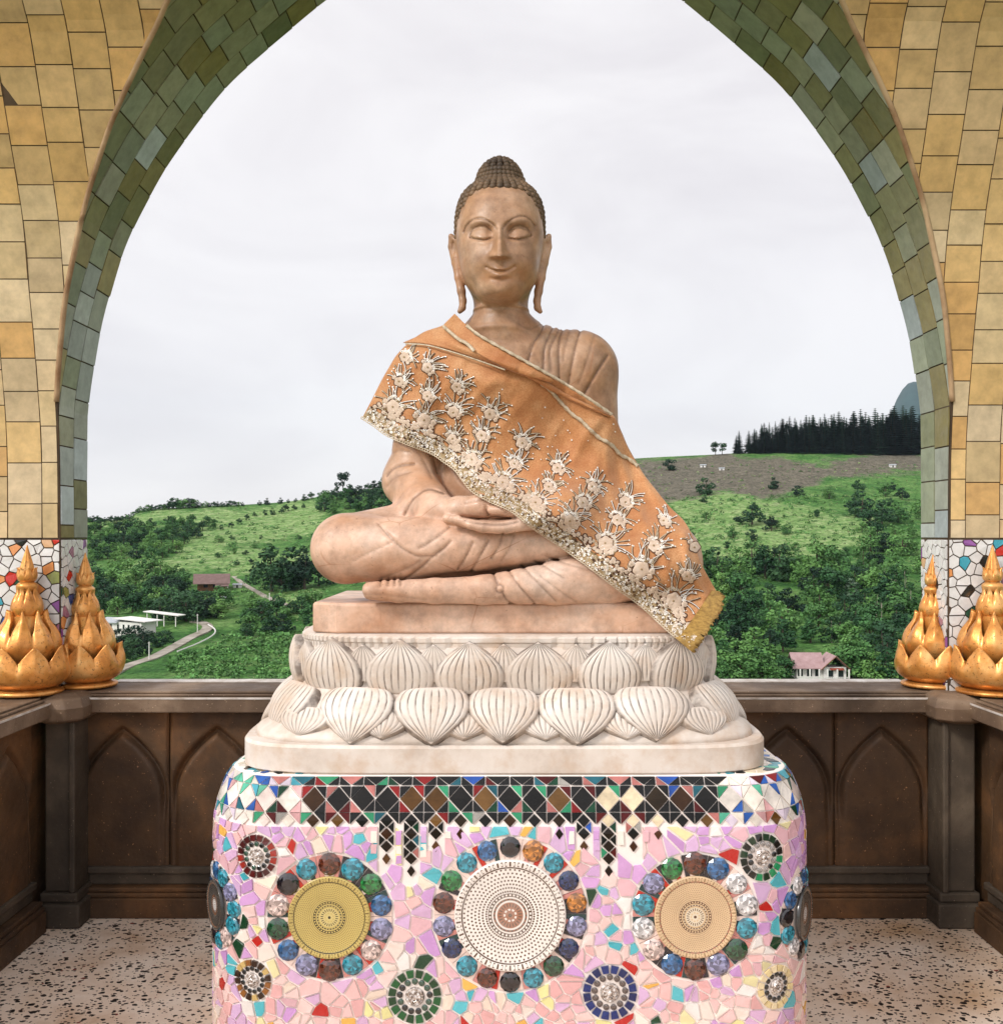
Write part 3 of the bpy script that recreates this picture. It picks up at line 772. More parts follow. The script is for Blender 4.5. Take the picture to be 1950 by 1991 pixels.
KIT = {'mid': [broadleaf(s, leaf=M_LEAF) for s in range(10, 15)], 'dark': [broadleaf(s, leaf=M_LEAFD) for s in range(20, 24)],
       'light': [broadleaf(s, leaf=M_LEAFL, size=.36) for s in range(30, 34)], 'grey': [broadleaf(40, leaf=M_LEAFG, size=.34)],
       'tall': [tall_thin(s) for s in range(50, 54)], 'palm': [palm(60)], 'open': [broadleaf(61, h=9, spread=3.4, leaf=M_LEAFD, nl=9, per=70, size=.42, lowcrown=.40)]}
KITJ = {k: [joined('tree', *q) for q in v] for k, v in KIT.items()}
def set_tree(kind, pos, hpx, label, group, name='tree', cat_='tree', parts=False, base_h=8.0, widen=1.0):
    """a tree hpx photograph pixels tall, its foot at pos"""
    d = pos[1]; s = hpx/F*d/base_h; rz = random.uniform(0, 6.28)
    sc_ = (s*widen*random.uniform(.9, 1.15), s*widen*random.uniform(.9, 1.15), s)
    if parts:
        t = thing(name, pos, label, cat_, group); t.rotation_euler = (0, 0, rz); t.scale = sc_
        for n_, me in zip(('trunk', 'crown'), random.choice(KIT[kind])):
            o = bpy.data.objects.new(n_, me); COL.objects.link(o); o.parent = t
    else:
        o = bpy.data.objects.new(name, random.choice(KITJ[kind])); COL.objects.link(o); o.location = pos; o.rotation_euler = (0, 0, rz); o.scale = sc_
        tag(o, label, cat_, group)
def scatter(n, x0, x1, y0, y1, seed, mind=9, poly=None, avoid=()):
    g = np.random.default_rng(seed); o_ = []; tries = 0
    while len(o_) < n and tries < n*60:
        tries += 1; p = (g.uniform(x0, x1), g.uniform(y0, y1))
        if poly is not None and not inpoly(np.array(p[0]), np.array(p[1]), poly): continue
        if any(a < p[0] < c and b < p[1] < d for a, b, c, d in avoid): continue
        if all((p[0]-q[0])**2+(1.6*(p[1]-q[1]))**2 > mind**2 for q in o_): o_.append(p)
    return sorted(o_, key=lambda q: q[1])
# right-hand wood
W_R = 'trees of the dense wood on the right-hand slope'
av = [(1530, 1255, 1640, 1345)]
for (px, py) in scatter(100, 1290, 1830, 1112, 1338, 1, 22, avoid=av):
    k = random.choices(['mid', 'dark', 'light'], [.52, .20, .28])[0]
    set_tree(k, on_ground(px, py), random.uniform(48, 78), 'leafy green tree crowding the dense wood on the right-hand slope', W_R, parts=True, widen=1.15)
for (px, py) in scatter(13, 1640, 1830, 1000, 1110, 2, 20):
    set_tree(random.choice(['dark', 'mid']), on_ground(px, py), random.uniform(38, 60), 'dark tree in the wood higher up beside the right pier', 'dark trees of the upper right wood', widen=1.1)
for (px, py) in scatter(34, 1330, 1790, 935, 1112, 3, 18):
    set_tree(random.choice(['dark', 'mid', 'mid']), on_ground(px, py), random.uniform(12, 26), 'small dark bush scattered over the open right-hand slope', 'bushes on the open right slope', name='bush', cat_='bush', widen=1.25)
for px, py, h in ((1372, 962, 34), (1462, 1020, 40), (1500, 1032, 30), (1300, 915, 24)):
    set_tree('dark', on_ground(px, py), h, 'dark umbrella-shaped tree standing at the foot of the bare earth field', 'dark trees by the bare field', widen=1.4)
for px, py, h in ((1722,1172,72),(1733,1168,70),(1741,1174,78),(1750,1170,66),(1760,1176,72),(1703,1224,72),(1714,1228,76),(1770,1200,70),(1617,1250,60),(1668,1220,50)):
    set_tree('tall', on_ground(px, py), h, 'tall thin tree with a bare pale trunk in the right-hand wood', 'tall thin pale-trunked trees', parts=True, base_h=17)
set_tree('grey', on_ground(1656, 1170), 46, 'pale grey-leaved tree among the dark wood on the right', None, parts=True, widen=1.1)
set_tree('palm', on_ground(1768, 1216), 40, 'palm with spreading pale fronds near the right golden lotus', None, name='palm_tree', cat_='palm tree', parts=True, base_h=7.5, widen=1.2)
set_tree('palm', on_ground(1607, 1290), 42, 'broad-leaved palm rising between the two pink house roofs', None, name='palm_tree', cat_='palm tree', parts=True, base_h=7.5, widen=1.0)
for px, py, h, k in ((1668,1318,84,'mid'),(1700,1326,62,'light'),(1735,1330,44,'light'),(1775,1322,60,'mid'),(1480,1330,70,'mid'),(1440,1332,66,'mid'),(1412,1330,70,'mid'),(1520,1322,50,'mid')):
    set_tree(k, on_ground(px, py), h, 'bright leafy tree close beside the pink-roofed house', 'bright trees around the pink-roofed house', parts=True, widen=1.3)
# conifer plantation on the right-hand skyline
CON = [conifer(s) for s in range(70, 75)]
def set_con(px, hpx, back):
    p = P(px, skyl(px)+2, np.interp(px, [1300, 1790], [800, 800])+back); p[2] -= back*.02
    o = bpy.data.objects.new('conifer_tree', random.choice(CON)); COL.objects.link(o); o.location = p
    s = hpx/F*p[1]/26; wv_ = random.uniform(1.5, 2.9); o.scale = (s*wv_, s*wv_, s); o.rotation_euler = (0, 0, random.uniform(0, 6))
    tag(o, 'dark conifer in the plantation along the right-hand skyline', 'conifer', 'conifers of the skyline plantation')
tops = lambda px: np.interp(px, [1420, 1440, 1475, 1500, 1540, 1600, 1640, 1700, 1740, 1790, 2000], [40, 46, 58, 66, 72, 76, 84, 90, 94, 98, 104])
for row in range(3):
    for px in np.arange(1428+row*6, 1960, 12):
        if px < 1475 and row > 0: continue
        x = px+random.uniform(-6, 6); set_con(x, tops(x)*random.uniform(.80, 1.04), row*9+random.uniform(0, 4))
for px, h in ((1391, 22), (1404, 20)):
    set_tree('open', on_ground(px, skyl(px)+1.5), h, 'small flat-topped tree alone at the left end of the conifer plantation', 'flat-topped trees on the right skyline', base_h=9, widen=1.3)
# left side
for (px, py) in scatter(62, 168, 420, 1022, 1092, 4, 13, poly=[(160,1030),(330,1012),(420,1005),(430,1030),(360,1062),(330,1088),(240,1100),(200,1122),(160,1125)]):
    set_tree(random.choice(['mid', 'mid', 'dark', 'light']), on_ground(px, py), random.uniform(18, 30), 'bushy green shrub on the scrubby slope at the upper left', 'shrubs of the upper left slope', name='shrub', cat_='shrub', widen=1.25)
for (px, py) in scatter(46, 168, 430, 1122, 1206, 5, 17, avoid=[(368, 1100, 470, 1182), (176, 1196, 330, 1245)]):
    set_tree(random.choices(['mid', 'dark', 'light'], [.5, .35, .15])[0], on_ground(px, py), random.uniform(30, 48), 'rounded green tree in the wood around the maroon-roofed house', 'trees around the maroon-roofed house', parts=True, widen=1.25)
for px, py, h in ((335,1200,58),(362,1208,60),(388,1202,46),(410,1200,40),(312,1206,44)):
    set_tree('dark', on_ground(px, py), h, 'large dark tree just below the maroon-roofed house', 'large dark trees below the maroon roof', parts=True, widen=1.3)
for px, py, h in ((528,1150,92),(560,1146,84),(592,1146,74),(620,1140,60),(548,1152,66)):
    set_tree('dark', on_ground(px, py), h, 'big dark tree of the tight clump left of the stone knee', 'big dark clump left of the statue', parts=True, widen=1.15)
for (px, py) in scatter(22, 478, 640, 1172, 1240, 6, 15):
    set_tree(random.choice(['dark', 'mid']), on_ground(px, py), random.uniform(26, 42), 'dark bushy tree on the near slope left of the lotus base', 'bushy trees left of the lotus base', parts=True, widen=1.35)
for (px, py) in scatter(15, 225, 330, 1248, 1296, 7, 13, poly=[(225,1250),(300,1240),(330,1248),(300,1268),(225,1300)]):
    set_tree('dark', on_ground(px, py), random.uniform(24, 38), 'dark shrub in front of the long white building', 'dark shrubs before the white building', name='shrub', cat_='shrub', widen=1.3)
for (px, py) in scatter(24, 168, 340, 1004, 1018, 8, 5):
    pass
for px in list(np.arange(168, 268, 7))+list(np.arange(272, 480, 8)):
    hh_ = random.uniform(8, 14)+(10 if 320 < px < 380 else 0)
    set_tree(random.choice(['dark', 'mid']), on_ground(px, skyl(px)+2.5), hh_, 'small dark tree in the row along the left-hand ridge', 'trees along the left ridge', widen=1.3)
for px in (505, 520, 545, 560, 575, 590, 605, 700, 715, 728, 745, 752):
    set_tree('dark', on_ground(px, skyl(px)+3), random.uniform(8, 16)+(8 if px > 720 else 0), 'small dark bush on the ridge between the lone tree and the pier', 'bushes on the ridge left of the statue', name='bush', cat_='bush', widen=1.2)
for px, py in ((495,1004),(515,1002),(530,1001),(548,998),(556,994),(572,991),(590,988),(430,1030),(450,1026),(465,1020),(480,1012)):
    set_tree('dark', on_ground(px, py), random.uniform(9, 15), 'small dark bush in the hedge line across the upper meadow', 'bushes in the upper meadow hedge', name='bush', cat_='bush', widen=1.0)
for (px, py) in scatter(26, 630, 760, 968, 1000, 9, 8):
    set_tree(random.choice(['mid', 'dark']), on_ground(px, py), random.uniform(20, 30), 'green tree in the grove behind the stone knee and arm', 'grove behind the knee', widen=1.3)
set_tree('open', on_ground(667, skyl(667)+2), 36, 'lone open-crowned tree on the left skyline beside the statue arm', None, parts=True, base_h=9)
for (px, py) in scatter(16, 390, 620, 1040, 1100, 10, 22):
    set_tree(random.choice(['dark', 'mid']), on_ground(px, py), random.uniform(8, 16), 'low bush dotted over the pale meadow terraces', 'bushes on the meadow terraces', name='bush', cat_='bush', widen=1.4)
# low scrub: one uncountable mass
g = np.random.default_rng(99); sv, sf, sc2 = [], [], []
def scrub(pts, size, per):
    global sv, sf, sc2
    for px, py in pts:
        p = on_ground(px, py); r = size*p[1]/F*g.uniform(.6, 1.3); tint = np.array([1, 1, 1])*g.uniform(.6, 1.5)
        v, f, c = leaves(g, [p+[0, 0, r*.35]], [r], per, r*.34, .6, .5); k = len(sv)
        sv += v; sf += [[k+q for q in a] for a in f]; sc2 += [tuple(np.array(q)*tint) for q in c]
road_av = [(180, 1196, 330, 1246), (360, 1110, 445, 1146), (1530, 1256, 1640, 1345)]
scrub(scatter(430, 330, 640, 1228, 1345, 11, 5, poly=[(225,1345),(300,1292),(420,1252),(440,1228),(640,1200),(640,1345)]), 9, 20)
scrub(scatter(420, 166, 640, 1015, 1200, 12, 5, avoid=road_av), 5.5, 14)
scrub(scatter(520, 1290, 1800, 965, 1115, 13, 5), 5.5, 14)
scrub(scatter(260, 1290, 1800, 1110, 1345, 14, 7, avoid=road_av), 9, 16)
scrub(scatter(90, 1240, 1800, 893, 965, 15, 9), 3.2, 10)
scrub(scatter(300, 640, 1290, 985, 1345, 16, 7), 8, 14)
scrub(scatter(200, -300, 166, 1025, 1345, 17, 7), 8, 14)
scrub(scatter(200, 1800, 2300, 900, 1345, 18, 7), 8, 14)
tag(obj('scrub', mesh('scrub', np.array(sv), sf, M_LEAF, attrs={'col': np.array(sc2)})), 'low green scrub growing over the hillside grass', 'scrub', kind='stuff')

gv_, gf_, gc_ = [], [], []
_sc = [q for q in scatter(700, 1240, 1800, 900, 1110, 21, 4)+scatter(520, 166, 640, 985, 1190, 22, 4, avoid=road_av)+scatter(320, 250, 640, 1200, 1345, 23, 4, avoid=road_av, poly=[(290,1345),(340,1290),(430,1235),(640,1190),(640,1345)]) if q[1] > skyl(q[0])+4]
for px, py in _sc:
    p = on_ground(px, py); r = 2.2*p[1]/F*g.uniform(.6, 1.5); tint = g.uniform(.55, 1.25)
    v, f, c = leaves(g, [p+[0, 0, r*.25]], [r], 9, r*.45, .5, .4); k = len(gv_)
    gv_ += v; gf_ += [[k+q for q in a] for a in f]; gc_ += [tuple(np.array(q)*tint) for q in c]
tag(obj('tall_grass', mesh('tall_grass', np.array(gv_), gf_, mat_leaf('dry_grass', (.10,.20,.06), (.18,.28,.10), (.30,.36,.17)), attrs={'col': np.array(gc_)})), 'tufts of pale tall grass over the meadows', 'grass', kind='stuff')
# the valley air
hz = MB(); hz.box(-7100, 7100, -7100, 7100, -64, 930)
mh = bpy.data.materials.new('valley_air'); mh.use_nodes = True; mh.node_tree.nodes.clear()
_o = mh.node_tree.nodes.new('ShaderNodeOutputMaterial'); _v = mh.node_tree.nodes.new('ShaderNodeVolumePrincipled')
_v.inputs['Color'].default_value = (.68,.86,1.0,1); _v.inputs['Density'].default_value = .000034; _v.inputs['Anisotropy'].default_value = .2
mh.node_tree.links.new(_v.outputs[0], _o.inputs['Volume'])
tag(hz.build('haze', mh), 'thin bluish air over the valley', 'haze', kind='stuff')
# ---- houses
M_WHITE = plain('white_render', (.80,.78,.75), (.66,.63,.60), .8, scale=.6)
M_PINKR = plain('pinkish_roof', (.40,.27,.27), (.28,.17,.17), .8, scale=.8)
M_MAROON = plain('maroon_roof', (.20,.125,.115), (.13,.08,.07), .8, scale=.8)
M_WOOD = plain('brown_timber', (.20,.085,.04), (.11,.045,.02), .8, scale=2)
M_GREYR = plain('grey_metal_roof', (.42,.45,.48), (.32,.35,.38), .5, scale=.5)
M_GLASS = plain('dark_window', (.02,.025,.03), (.012,.015,.02), .12, scale=1)
class Frame:
    """a building's own axes: x to the right, y away, metres"""
    def __init__(s, o, rz, k=1.0): s.o = np.array(o); s.k = k; s.c, s.s = math.cos(rz), math.sin(rz)
    def __call__(s, x, y, z):
        x, y, z = x*s.k, y*s.k, z*s.k
        return tuple(s.o+[s.c*x-s.s*y, s.s*x+s.c*y, z])
def fbox(mb, f, x0, x1, y0, y1, z0, z1, mi=0):
    mb.add([f(x0,y0,z0),f(x1,y0,z0),f(x1,y1,z0),f(x0,y1,z0),f(x0,y0,z1),f(x1,y0,z1),f(x1,y1,z1),f(x0,y1,z1)],
           [[0,3,2,1],[4,5,6,7],[0,1,5,4],[1,2,6,5],[2,3,7,6],[3,0,4,7]], mi)
def gable(mb, f, x0, x1, y0, y1, z, h, ov=.6, th=.18, axis='x'):
    """a pitched roof with thickness, ridge along axis"""
    if axis == 'x': pr = [(y0-ov, z-ov*h/((y1-y0)/2)*.8), ((y0+y1)/2, z+h), (y1+ov, z-ov*h/((y1-y0)/2)*.8)]; R_ = lambda t, q: f(t, q[0], q[1]); a, b = x0-ov, x1+ov
    else: pr = [(x0-ov, z-ov*h/((x1-x0)/2)*.8), ((x0+x1)/2, z+h), (x1+ov, z-ov*h/((x1-x0)/2)*.8)]; R_ = lambda t, q: f(q[0], t, q[1]); a, b = y0-ov, y1+ov
    ring = lambda t: [R_(t, q) for q in pr]+[R_(t, (q[0], q[1]-th)) for q in pr[::-1]]
    mb.loft([ring(a), ring(b)])
def part(name, m, parent, fn, **kw):
    mb = MB(); fn(mb); return mb.build(name, m, parent, **kw)
# maroon-roofed house, left
o = on_ground(412, 1146); t = thing('house', o, 'brown timber house under a wide maroon roof among trees', 'house'); f = Frame(o, .25, 1.2)
part('wall', M_WOOD, t, lambda m: fbox(m, f, -4.6, 4.6, -3.2, 3.2, -.5, 2.7))
part('roof', M_MAROON, t, lambda m: gable(m, f, -5.0, 5.0, -3.6, 3.6, 2.7, 2.6, 1.0))
part('porch_roof', M_MAROON, t, lambda m: m.loft([[f(1.2, -3.9, 2.0), f(5.6, -3.9, 2.0), f(5.6, -5.6, 1.2), f(1.2, -5.6, 1.2)], [f(1.2, -3.9, 2.15), f(5.6, -3.9, 2.15), f(5.6, -5.6, 1.35), f(1.2, -5.6, 1.35)]]))
part('window', M_GLASS, t, lambda m: fbox(m, f, -2.6, -1.2, -3.25, -3.19, .8, 1.9))
part('window', M_GLASS, t, lambda m: fbox(m, f, .4, 1.6, -3.25, -3.19, .8, 1.9))
part('porch', M_WOOD, t, lambda m: fbox(m, f, 1.4, 5.4, -5.4, -3.21, -.4, .7))
for x in (1.5, 5.2): part('post', M_WHITE, t, lambda m: fbox(m, f, x, x+.2, -5.4, -5.2, -2.0, 1.2))
# long white building, left
o = on_ground(252, 1240); t = thing('house', o, 'long white two-level building with a thin sloping flat roof', 'building'); f = Frame(o, -.42, 1.0)
part('wall', M_WHITE, t, lambda m: fbox(m, f, -7, 7.5, -3, 3, 1.5, 5.0))
part('understorey', M_WHITE, t, lambda m: fbox(m, f, -7, 1.0, -2.8, 3, -2.5, 1.49))
part('roof_slab', M_WHITE, t, lambda m: m.loft([[f(-3, -3.8, 5.9), f(9.5, -3.8, 5.2), f(9.5, 3.8, 5.2), f(-3, 3.8, 5.9)], [f(-3, -3.8, 6.15), f(9.5, -3.8, 5.45), f(9.5, 3.8, 5.45), f(-3, 3.8, 6.15)]]))
part('roof', M_GREYR, t, lambda m: gable(m, f, -8.6, -2.0, -3.4, 3.4, 4.9, 1.1, .5))
for x in (-4.8, -2.0, .2, 2.2, 4.4, 6.0): part('window', M_GLASS, t, lambda m: fbox(m, f, x, x+(1.2 if int(x) % 2 else .7), -3.05, -2.99, 2.9, 4.2))
for x in (2.2, 5.0, 7.0): part('pillar', M_WHITE, t, lambda m: fbox(m, f, x, x+.35, -2.6, -2.2, -3, 1.49))
# open car shelter, left
o = on_ground(318, 1216); t = thing('open_shelter', o, 'open-sided shelter with a thin white roof on white posts', 'shelter'); f = Frame(o, -.25, 1.1)
part('roof', M_WHITE, t, lambda m: m.loft([[f(-5.5, -2, 3.9), f(6, -2, 2.9), f(6, 2, 2.9), f(-5.5, 2, 3.9)], [f(-5.5, -2, 4.15), f(6, -2, 3.15), f(6, 2, 3.15), f(-5.5, 2, 4.15)]]))
for x in (-4.5, -1.2, 1.0, 4.8): part('post', M_WHITE, t, lambda m: fbox(m, f, x, x+.22, -1.6, -1.4, -.8, 3.0+.087*(6-x)-.4))
part('slab', M_CONC2, t, lambda m: fbox(m, f, -5, 5.5, -2, 2, -1.2, -.3))
# small flat sheds
for px, py, s, lab in ((436, 1166, .9, 'low pale shed roof below the maroon-roofed house'), (462, 1142, 1.1, 'small grey-white hut beside the footpath'), (1367, 908, .75, 'tiny pale hut alone on the bare earth field'), (1403, 914, .7, 'tiny low hut further right on the bare earth field'), (1735, 908, .8, 'tiny white hut high on the green slope at the right')):
    o = on_ground(px, py); t = thing('shed', o, lab, 'shed'); f = Frame(o, random.uniform(-.3, .3)); k = s*o[1]/620
    part('wall', M_WHITE, t, lambda m: fbox(m, f, -2.2*k, 2.2*k, -1.5*k, 1.5*k, -.6, 1.6*k))
    part('roof', M_GREYR, t, lambda m: gable(m, f, -2.3*k, 2.3*k, -1.6*k, 1.6*k, 1.6*k, .6*k, .3*k))
    part('door', M_GLASS, t, lambda m: fbox(m, f, -.5*k, .4*k, -1.55*k, -1.49*k, -.3, 1.2*k))
# utility posts
for px, py, h, lab in ((290, 1284, 36, 'thin white roadside post nearest the white building'), (384, 1232, 38, 'thin white roadside post at the bend of the road'), (524, 1168, 15, 'short white post standing in the bright meadow left of the statue')):
    o = on_ground(px, py); mb = MB(); H = h/F*o[1]; mb.tube([o-[0, 0, .5], o+[0, 0, H]], [.16, .11], 8); mb.box(o[0]-.30, o[0]+.30, o[1]-.05, o[1]+.05, o[2]+H-.35, o[2]+H-.25)
    tag(mb.build('utility_post', M_WHITE), lab, 'post', 'white roadside posts')
# pink-roofed house, right
o = on_ground(1590, 1322); t = thing('house', o, 'white house with two pinkish tiled roofs and a columned porch', 'house'); f = Frame(o, -.06, .98)
part('wall', M_WHITE, t, lambda m: (fbox(m, f, -4.6, 1.0, 0, 5, -1.0, 3.2), fbox(m, f, 1.02, 5.8, -1.4, 4, -1.0, 3.0)))
part('roof', M_PINKR, t, lambda m: gable(m, f, -5.0, .6, -.6, 5.4, 3.2, 2.6, .7))
part('porch_roof', M_PINKR, t, lambda m: gable(m, f, .6, 6.1, -1.9, 5.5, 3.0, 2.6, .5, axis='y'))
part('gable_board', M_WOOD, t, lambda m: m.tube([f(.2, -2.45, 2.55), f(3.35, -2.45, 5.42), f(6.5, -2.45, 2.55)], .11, 4))
part('veranda', M_WHITE, t, lambda m: fbox(m, f, -4.8, 6.2, -3.4, -1.41, -1.4, .25))
for x in (-4.4, -2.4, -.6): part('window', M_GLASS, t, lambda m: fbox(m, f, x, x+1.1, -.06, .01, .8, 2.4))
for x in (1.7, 3.9): part('window', M_GLASS, t, lambda m: fbox(m, f, x, x+1.3, -1.46, -1.39, .6, 2.3))
for x in (-4.7, -2.6, -.6, 1.2, 3.3, 5.8): part('column', M_WHITE, t, lambda m: fbox(m, f, x, x+.28, -3.3, -3.0, .26, 2.75))
part('railing', M_WHITE, t, lambda m: [fbox(m, f, x, x+.10, -3.36, -3.30, .26, 1.0) for x in np.arange(-4.6, 6.0, .35)]+[fbox(m, f, -4.7, 6.1, -3.38, -3.28, 1.0, 1.1)])
part('awning', plain('red_awning', (.35,.07,.04), None, .8), t, lambda m: m.loft([[f(2.2, -1.46, 2.75), f(5.2, -1.46, 2.75), f(5.2, -2.2, 2.45), f(2.2, -2.2, 2.45)], [f(2.2, -1.46, 2.83), f(5.2, -1.46, 2.83), f(5.2, -2.2, 2.53), f(2.2, -2.2, 2.53)]]))
# ------------------------------------------------------------------ mosaic pedestal
PCX, PFY, PA, PB, PR = .022, 2.70, .83, .575, .22                # centre x, front y, half width, half depth, corner radius
PCY = PFY+PB; PTOP = .956
FL = PA-PR; ARC = PR*math.pi/2; SD = PB-PR
def ped_plan(u, ins=0.0):
    """u metres along the outline from the middle of the front -> (x, y), outward normal"""
    s = 1 if u >= 0 else -1; a = abs(u); r = PR-ins
    if a <= FL: return np.array([PCX+s*a, PFY+ins]), np.array([0., -1.])
    a -= FL
    if a <= ARC:
        th = a/PR; return np.array([PCX+s*(FL+r*math.sin(th)), PFY+PR-r*math.cos(th)]), np.array([s*math.sin(th), -math.cos(th)])
    a -= ARC
    return np.array([PCX+s*(PA-ins), PFY+PR+a]), np.array([s*1., 0.])
def ped_ins(z):
    q = np.clip((z-.76)/.208, 0, .985); return .085*(1-math.sqrt(1-q*q))
def ped(u, z, lift=0.0):
    ins = ped_ins(z); p, n = ped_plan(u, ins-lift); return np.array([p[0], p[1], z])
def ped_n(u, z):
    p, n = ped_plan(u); sl = (ped_ins(z+.004)-ped_ins(z-.004))/.008; v = np.array([n[0], n[1], sl]); return v/np.linalg.norm(v)
def ped_uv(px, py):
    """surface coordinates of the spot the photograph shows at (px, py)"""
    best = None
    for u in np.linspace(-FL-ARC, FL+ARC, 1200):
        p, _ = ped_plan(u); q = CX+F*p[0]/p[1]
        if best is None or abs(q-px) < best[0]: best = (abs(q-px), u, p[1])
    return best[1], EYE-(py-CY)/F*best[2]
K = 2.7/F                                                         # metres per pixel on the front face
M_MORTAR = plain('pinkish_grout', (.90,.83,.78), (.82,.72,.66), .8, scale=10, bump=.2)
M_MIRROR = tilemat('dark_mirror_glass', .16, .22, coat=0, mott=.5, scale=14, bump=.05)
pd = thing('mosaic_pedestal', (PCX, PCY, 0), 'rounded pedestal covered in pink and lilac mosaic with inset plates', 'pedestal')
# body
zs_ = np.r_[np.linspace(0, .74, 10), .76+.208*np.sin(np.linspace(.02, 1.40, 16))]
per = 2*(FL*2+SD*2+4*ARC/1)/2
def outline(ins, n=160):
    pts = []
    tot = FL+ARC+SD
    for u in np.linspace(-tot, tot, n): pts.append(ped_plan(u, ins)[0])
    back = [(2*PCX-p[0], 2*PCY-p[1]) for p in pts[1:-1]]
    return [tuple(p) for p in pts]+[tuple(b) for b in back]
mb = MB(); mb.loft([[(x, y, z) for x, y in outline(ped_ins(min(z, .965))+.001)] for z in zs_ if z < PTOP]+[[(x, y, PTOP) for x, y in outline(ped_ins(PTOP)+.004)]])
mb.build('body', M_MORTAR, pd, smooth=False)
# medallions: (photo x, y, plate radius px, gem ring px, gem px, gems)
MED = [(992,1778,107,131,18.5,18,'white'), (641,1783,79,103,19.5,14,'yellow'), (1351,1782,79,103,19.5,14,'tan')]
ROS = [(499,1665,42,'red'), (491,1906,40,'amber'), (807,1938,52,'green'), (1185,1930,53,'blue'), (1483,1667,46,'emerald'), (1509,1919,43,'cream')]
medu = [(*ped_uv(a, b), c*K, d*K, e_*K, n_, k) for a, b, c, d, e_, n_, k in MED]
u_l = -(FL+PR*R(58)); u_r = FL+PR*R(60)
medu += [(u_l, EYE-(1757-CY)/F*2.81, 47*2.81/F, 66*2.81/F, 16*2.81/F, 13, 'black'), (u_r, EYE-(1775-CY)/F*2.81, 50*2.81/F, 69*2.81/F, 16*2.81/F, 13, 'black')]
rosu = [(*ped_uv(a, b), c*K, k) for a, b, c, k in ROS]
circ = [(m[0]/K, m[1]/K, (m[3]+m[4]*1.12)/K) for m in medu]+[(r_[0]/K, r_[1]/K, (r_[2]+.002)/K) for r_ in rosu]
# upper band of mirror diamonds; coordinates: i = column pitch 48 px, y in photo pixels at the front face
Zp = lambda py: EYE-(py-CY)*K
bm = MB()
def mcol(i, kind):
    e_ = abs(i*48/452)                                             # pale towards the corners
    r_ = random.random()
    if e_ > .93 and kind == 'dia' and r_ < .85: return np.array(random.choice([(.85,.76,.66), (.85,.78,.70), (.80,.66,.60), (.72,.62,.72)]))
    if e_ > .93 and r_ < .75: return np.array(random.choice([(.85,.76,.66), (.85,.78,.70), (.75,.42,.42), (.10,.45,.30), (.03,.12,.45), (.08,.40,.50), (.72,.62,.72)]))
    if kind == 'dia':
        if 4 <= i <= 6 and r_ < .7: return np.array((.82,.68,.46))
        if r_ < .62: return np.array((.012,.011,.010))
        return np.array(random.choice([(.05,.022,.008), (.11,.05,.012), (.03,.018,.008), (.17,.085,.025)]))
    if r_ < .58: return np.array((.012,.012,.012))
    return np.array(random.choice([(.25,.015,.015), (.03,.10,.42), (.01,.06,.03), (.02,.12,.16), (.50,.18,.16), (.04,.30,.15), (.10,.01,.01), (.35,.33,.30)]))
band = []                                                          # (poly in px, colour)
X = lambda i: (PCX/K*0)+i*48.0
NB = 17
for i in range(-NB, NB+1):
    x = X(i); y0 = 1558+random.uniform(-1.2, 1.2); D_ = 24
    band.append(([(x-D_, y0), (x, y0-D_), (x+D_, y0), (x, y0+D_)], mcol(i, 'dia')))
    for sgn in (-1, 1):                                            # gaps between diamonds, above and below, each split in two
        xa = x+24; yb = y0+sgn*24; lim = y0
        band.append(([(xa, lim), (xa, yb), (xa-24, yb)], mcol(i, 'tri'))); band.append(([(xa, lim), (xa+24, yb), (xa, yb)], mcol(i, 'tri')))
    band.append(([(x-24, 1534), (x, 1534), (x, 1512)], mcol(i, 'tri'))); band.append(([(x, 1512), (x, 1534), (x+24, 1534)], mcol(i, 'tri')))
    band.append(([(x, 1512), (x+24, 1534), (x+48, 1512), (x+24, 1508)], mcol(i, 'tri')))
    r_ = 13.5; yl = 1598
    band.append(([(x-r_, yl-1), (x, yl-14), (x+r_, yl-1), (x, yl+13)], mcol(i, 'dia')))
    band.append(([(x-24, yl-16), (x, yl-16), (x-13, yl-3), (x-24, yl+8)], mcol(i, 'tri'))); band.append(([(x, yl-16), (x+24, yl-16), (x+24, yl+8), (x+13, yl-3)], mcol(i, 'tri')))
HANG = {-5: 3, -4: 4, -3: 2, -2: 1, 2: 1, 3: 2, 4: 4, 5: 2, 6: 1}
for i, n_ in HANG.items():   # hanging points
    x = X(i)
    for k in range(n_):
        y = 1598+24*(k+1); wd = 12.5*(1 if k < n_-1 else .72); bottom = k == n_-1
        c_ = np.array(random.choice([(.012,.011,.010), (.07,.025,.010), (.11,.05,.02), (.02,.012,.008)]))
        band.append(([(x-wd, y), (x, y-12.5), (x+wd, y), (x, y+12.5)], c_))
        if not bottom:
            for s_ in (-1, 1): band.append(([(x+s_*1.5, y-13), (x+s_*15, y-24), (x+s_*15, y-1.5), (x+s_*13.5, y-.5)], mcol(0, 'tri'))); 
def inset_poly(poly, g_):
    c = np.mean(poly, 0); p = [tuple(q) for q in poly]
    # shrink each edge inwards by g_
    a2 = sum(p[k][0]*p[(k+1) % len(p)][1]-p[(k+1) % len(p)][0]*p[k][1] for k in range(len(p)))
    if a2 < 0: p = p[::-1]
    q = p
    for k in range(len(p)):
        a, b = p[k], p[(k+1) % len(p)]; dx, dy = b[0]-a[0], b[1]-a[1]; l_ = math.hypot(dx, dy)+1e-9; nx, ny = dy/l_, -dx/l_
        q = clip(q, a[0]-nx*g_, a[1]-ny*g_, nx, ny)
        if len(q) < 3: return None
    return q
pos_f = lambda u, v, l_: ped(u, v, l_)
occ = []
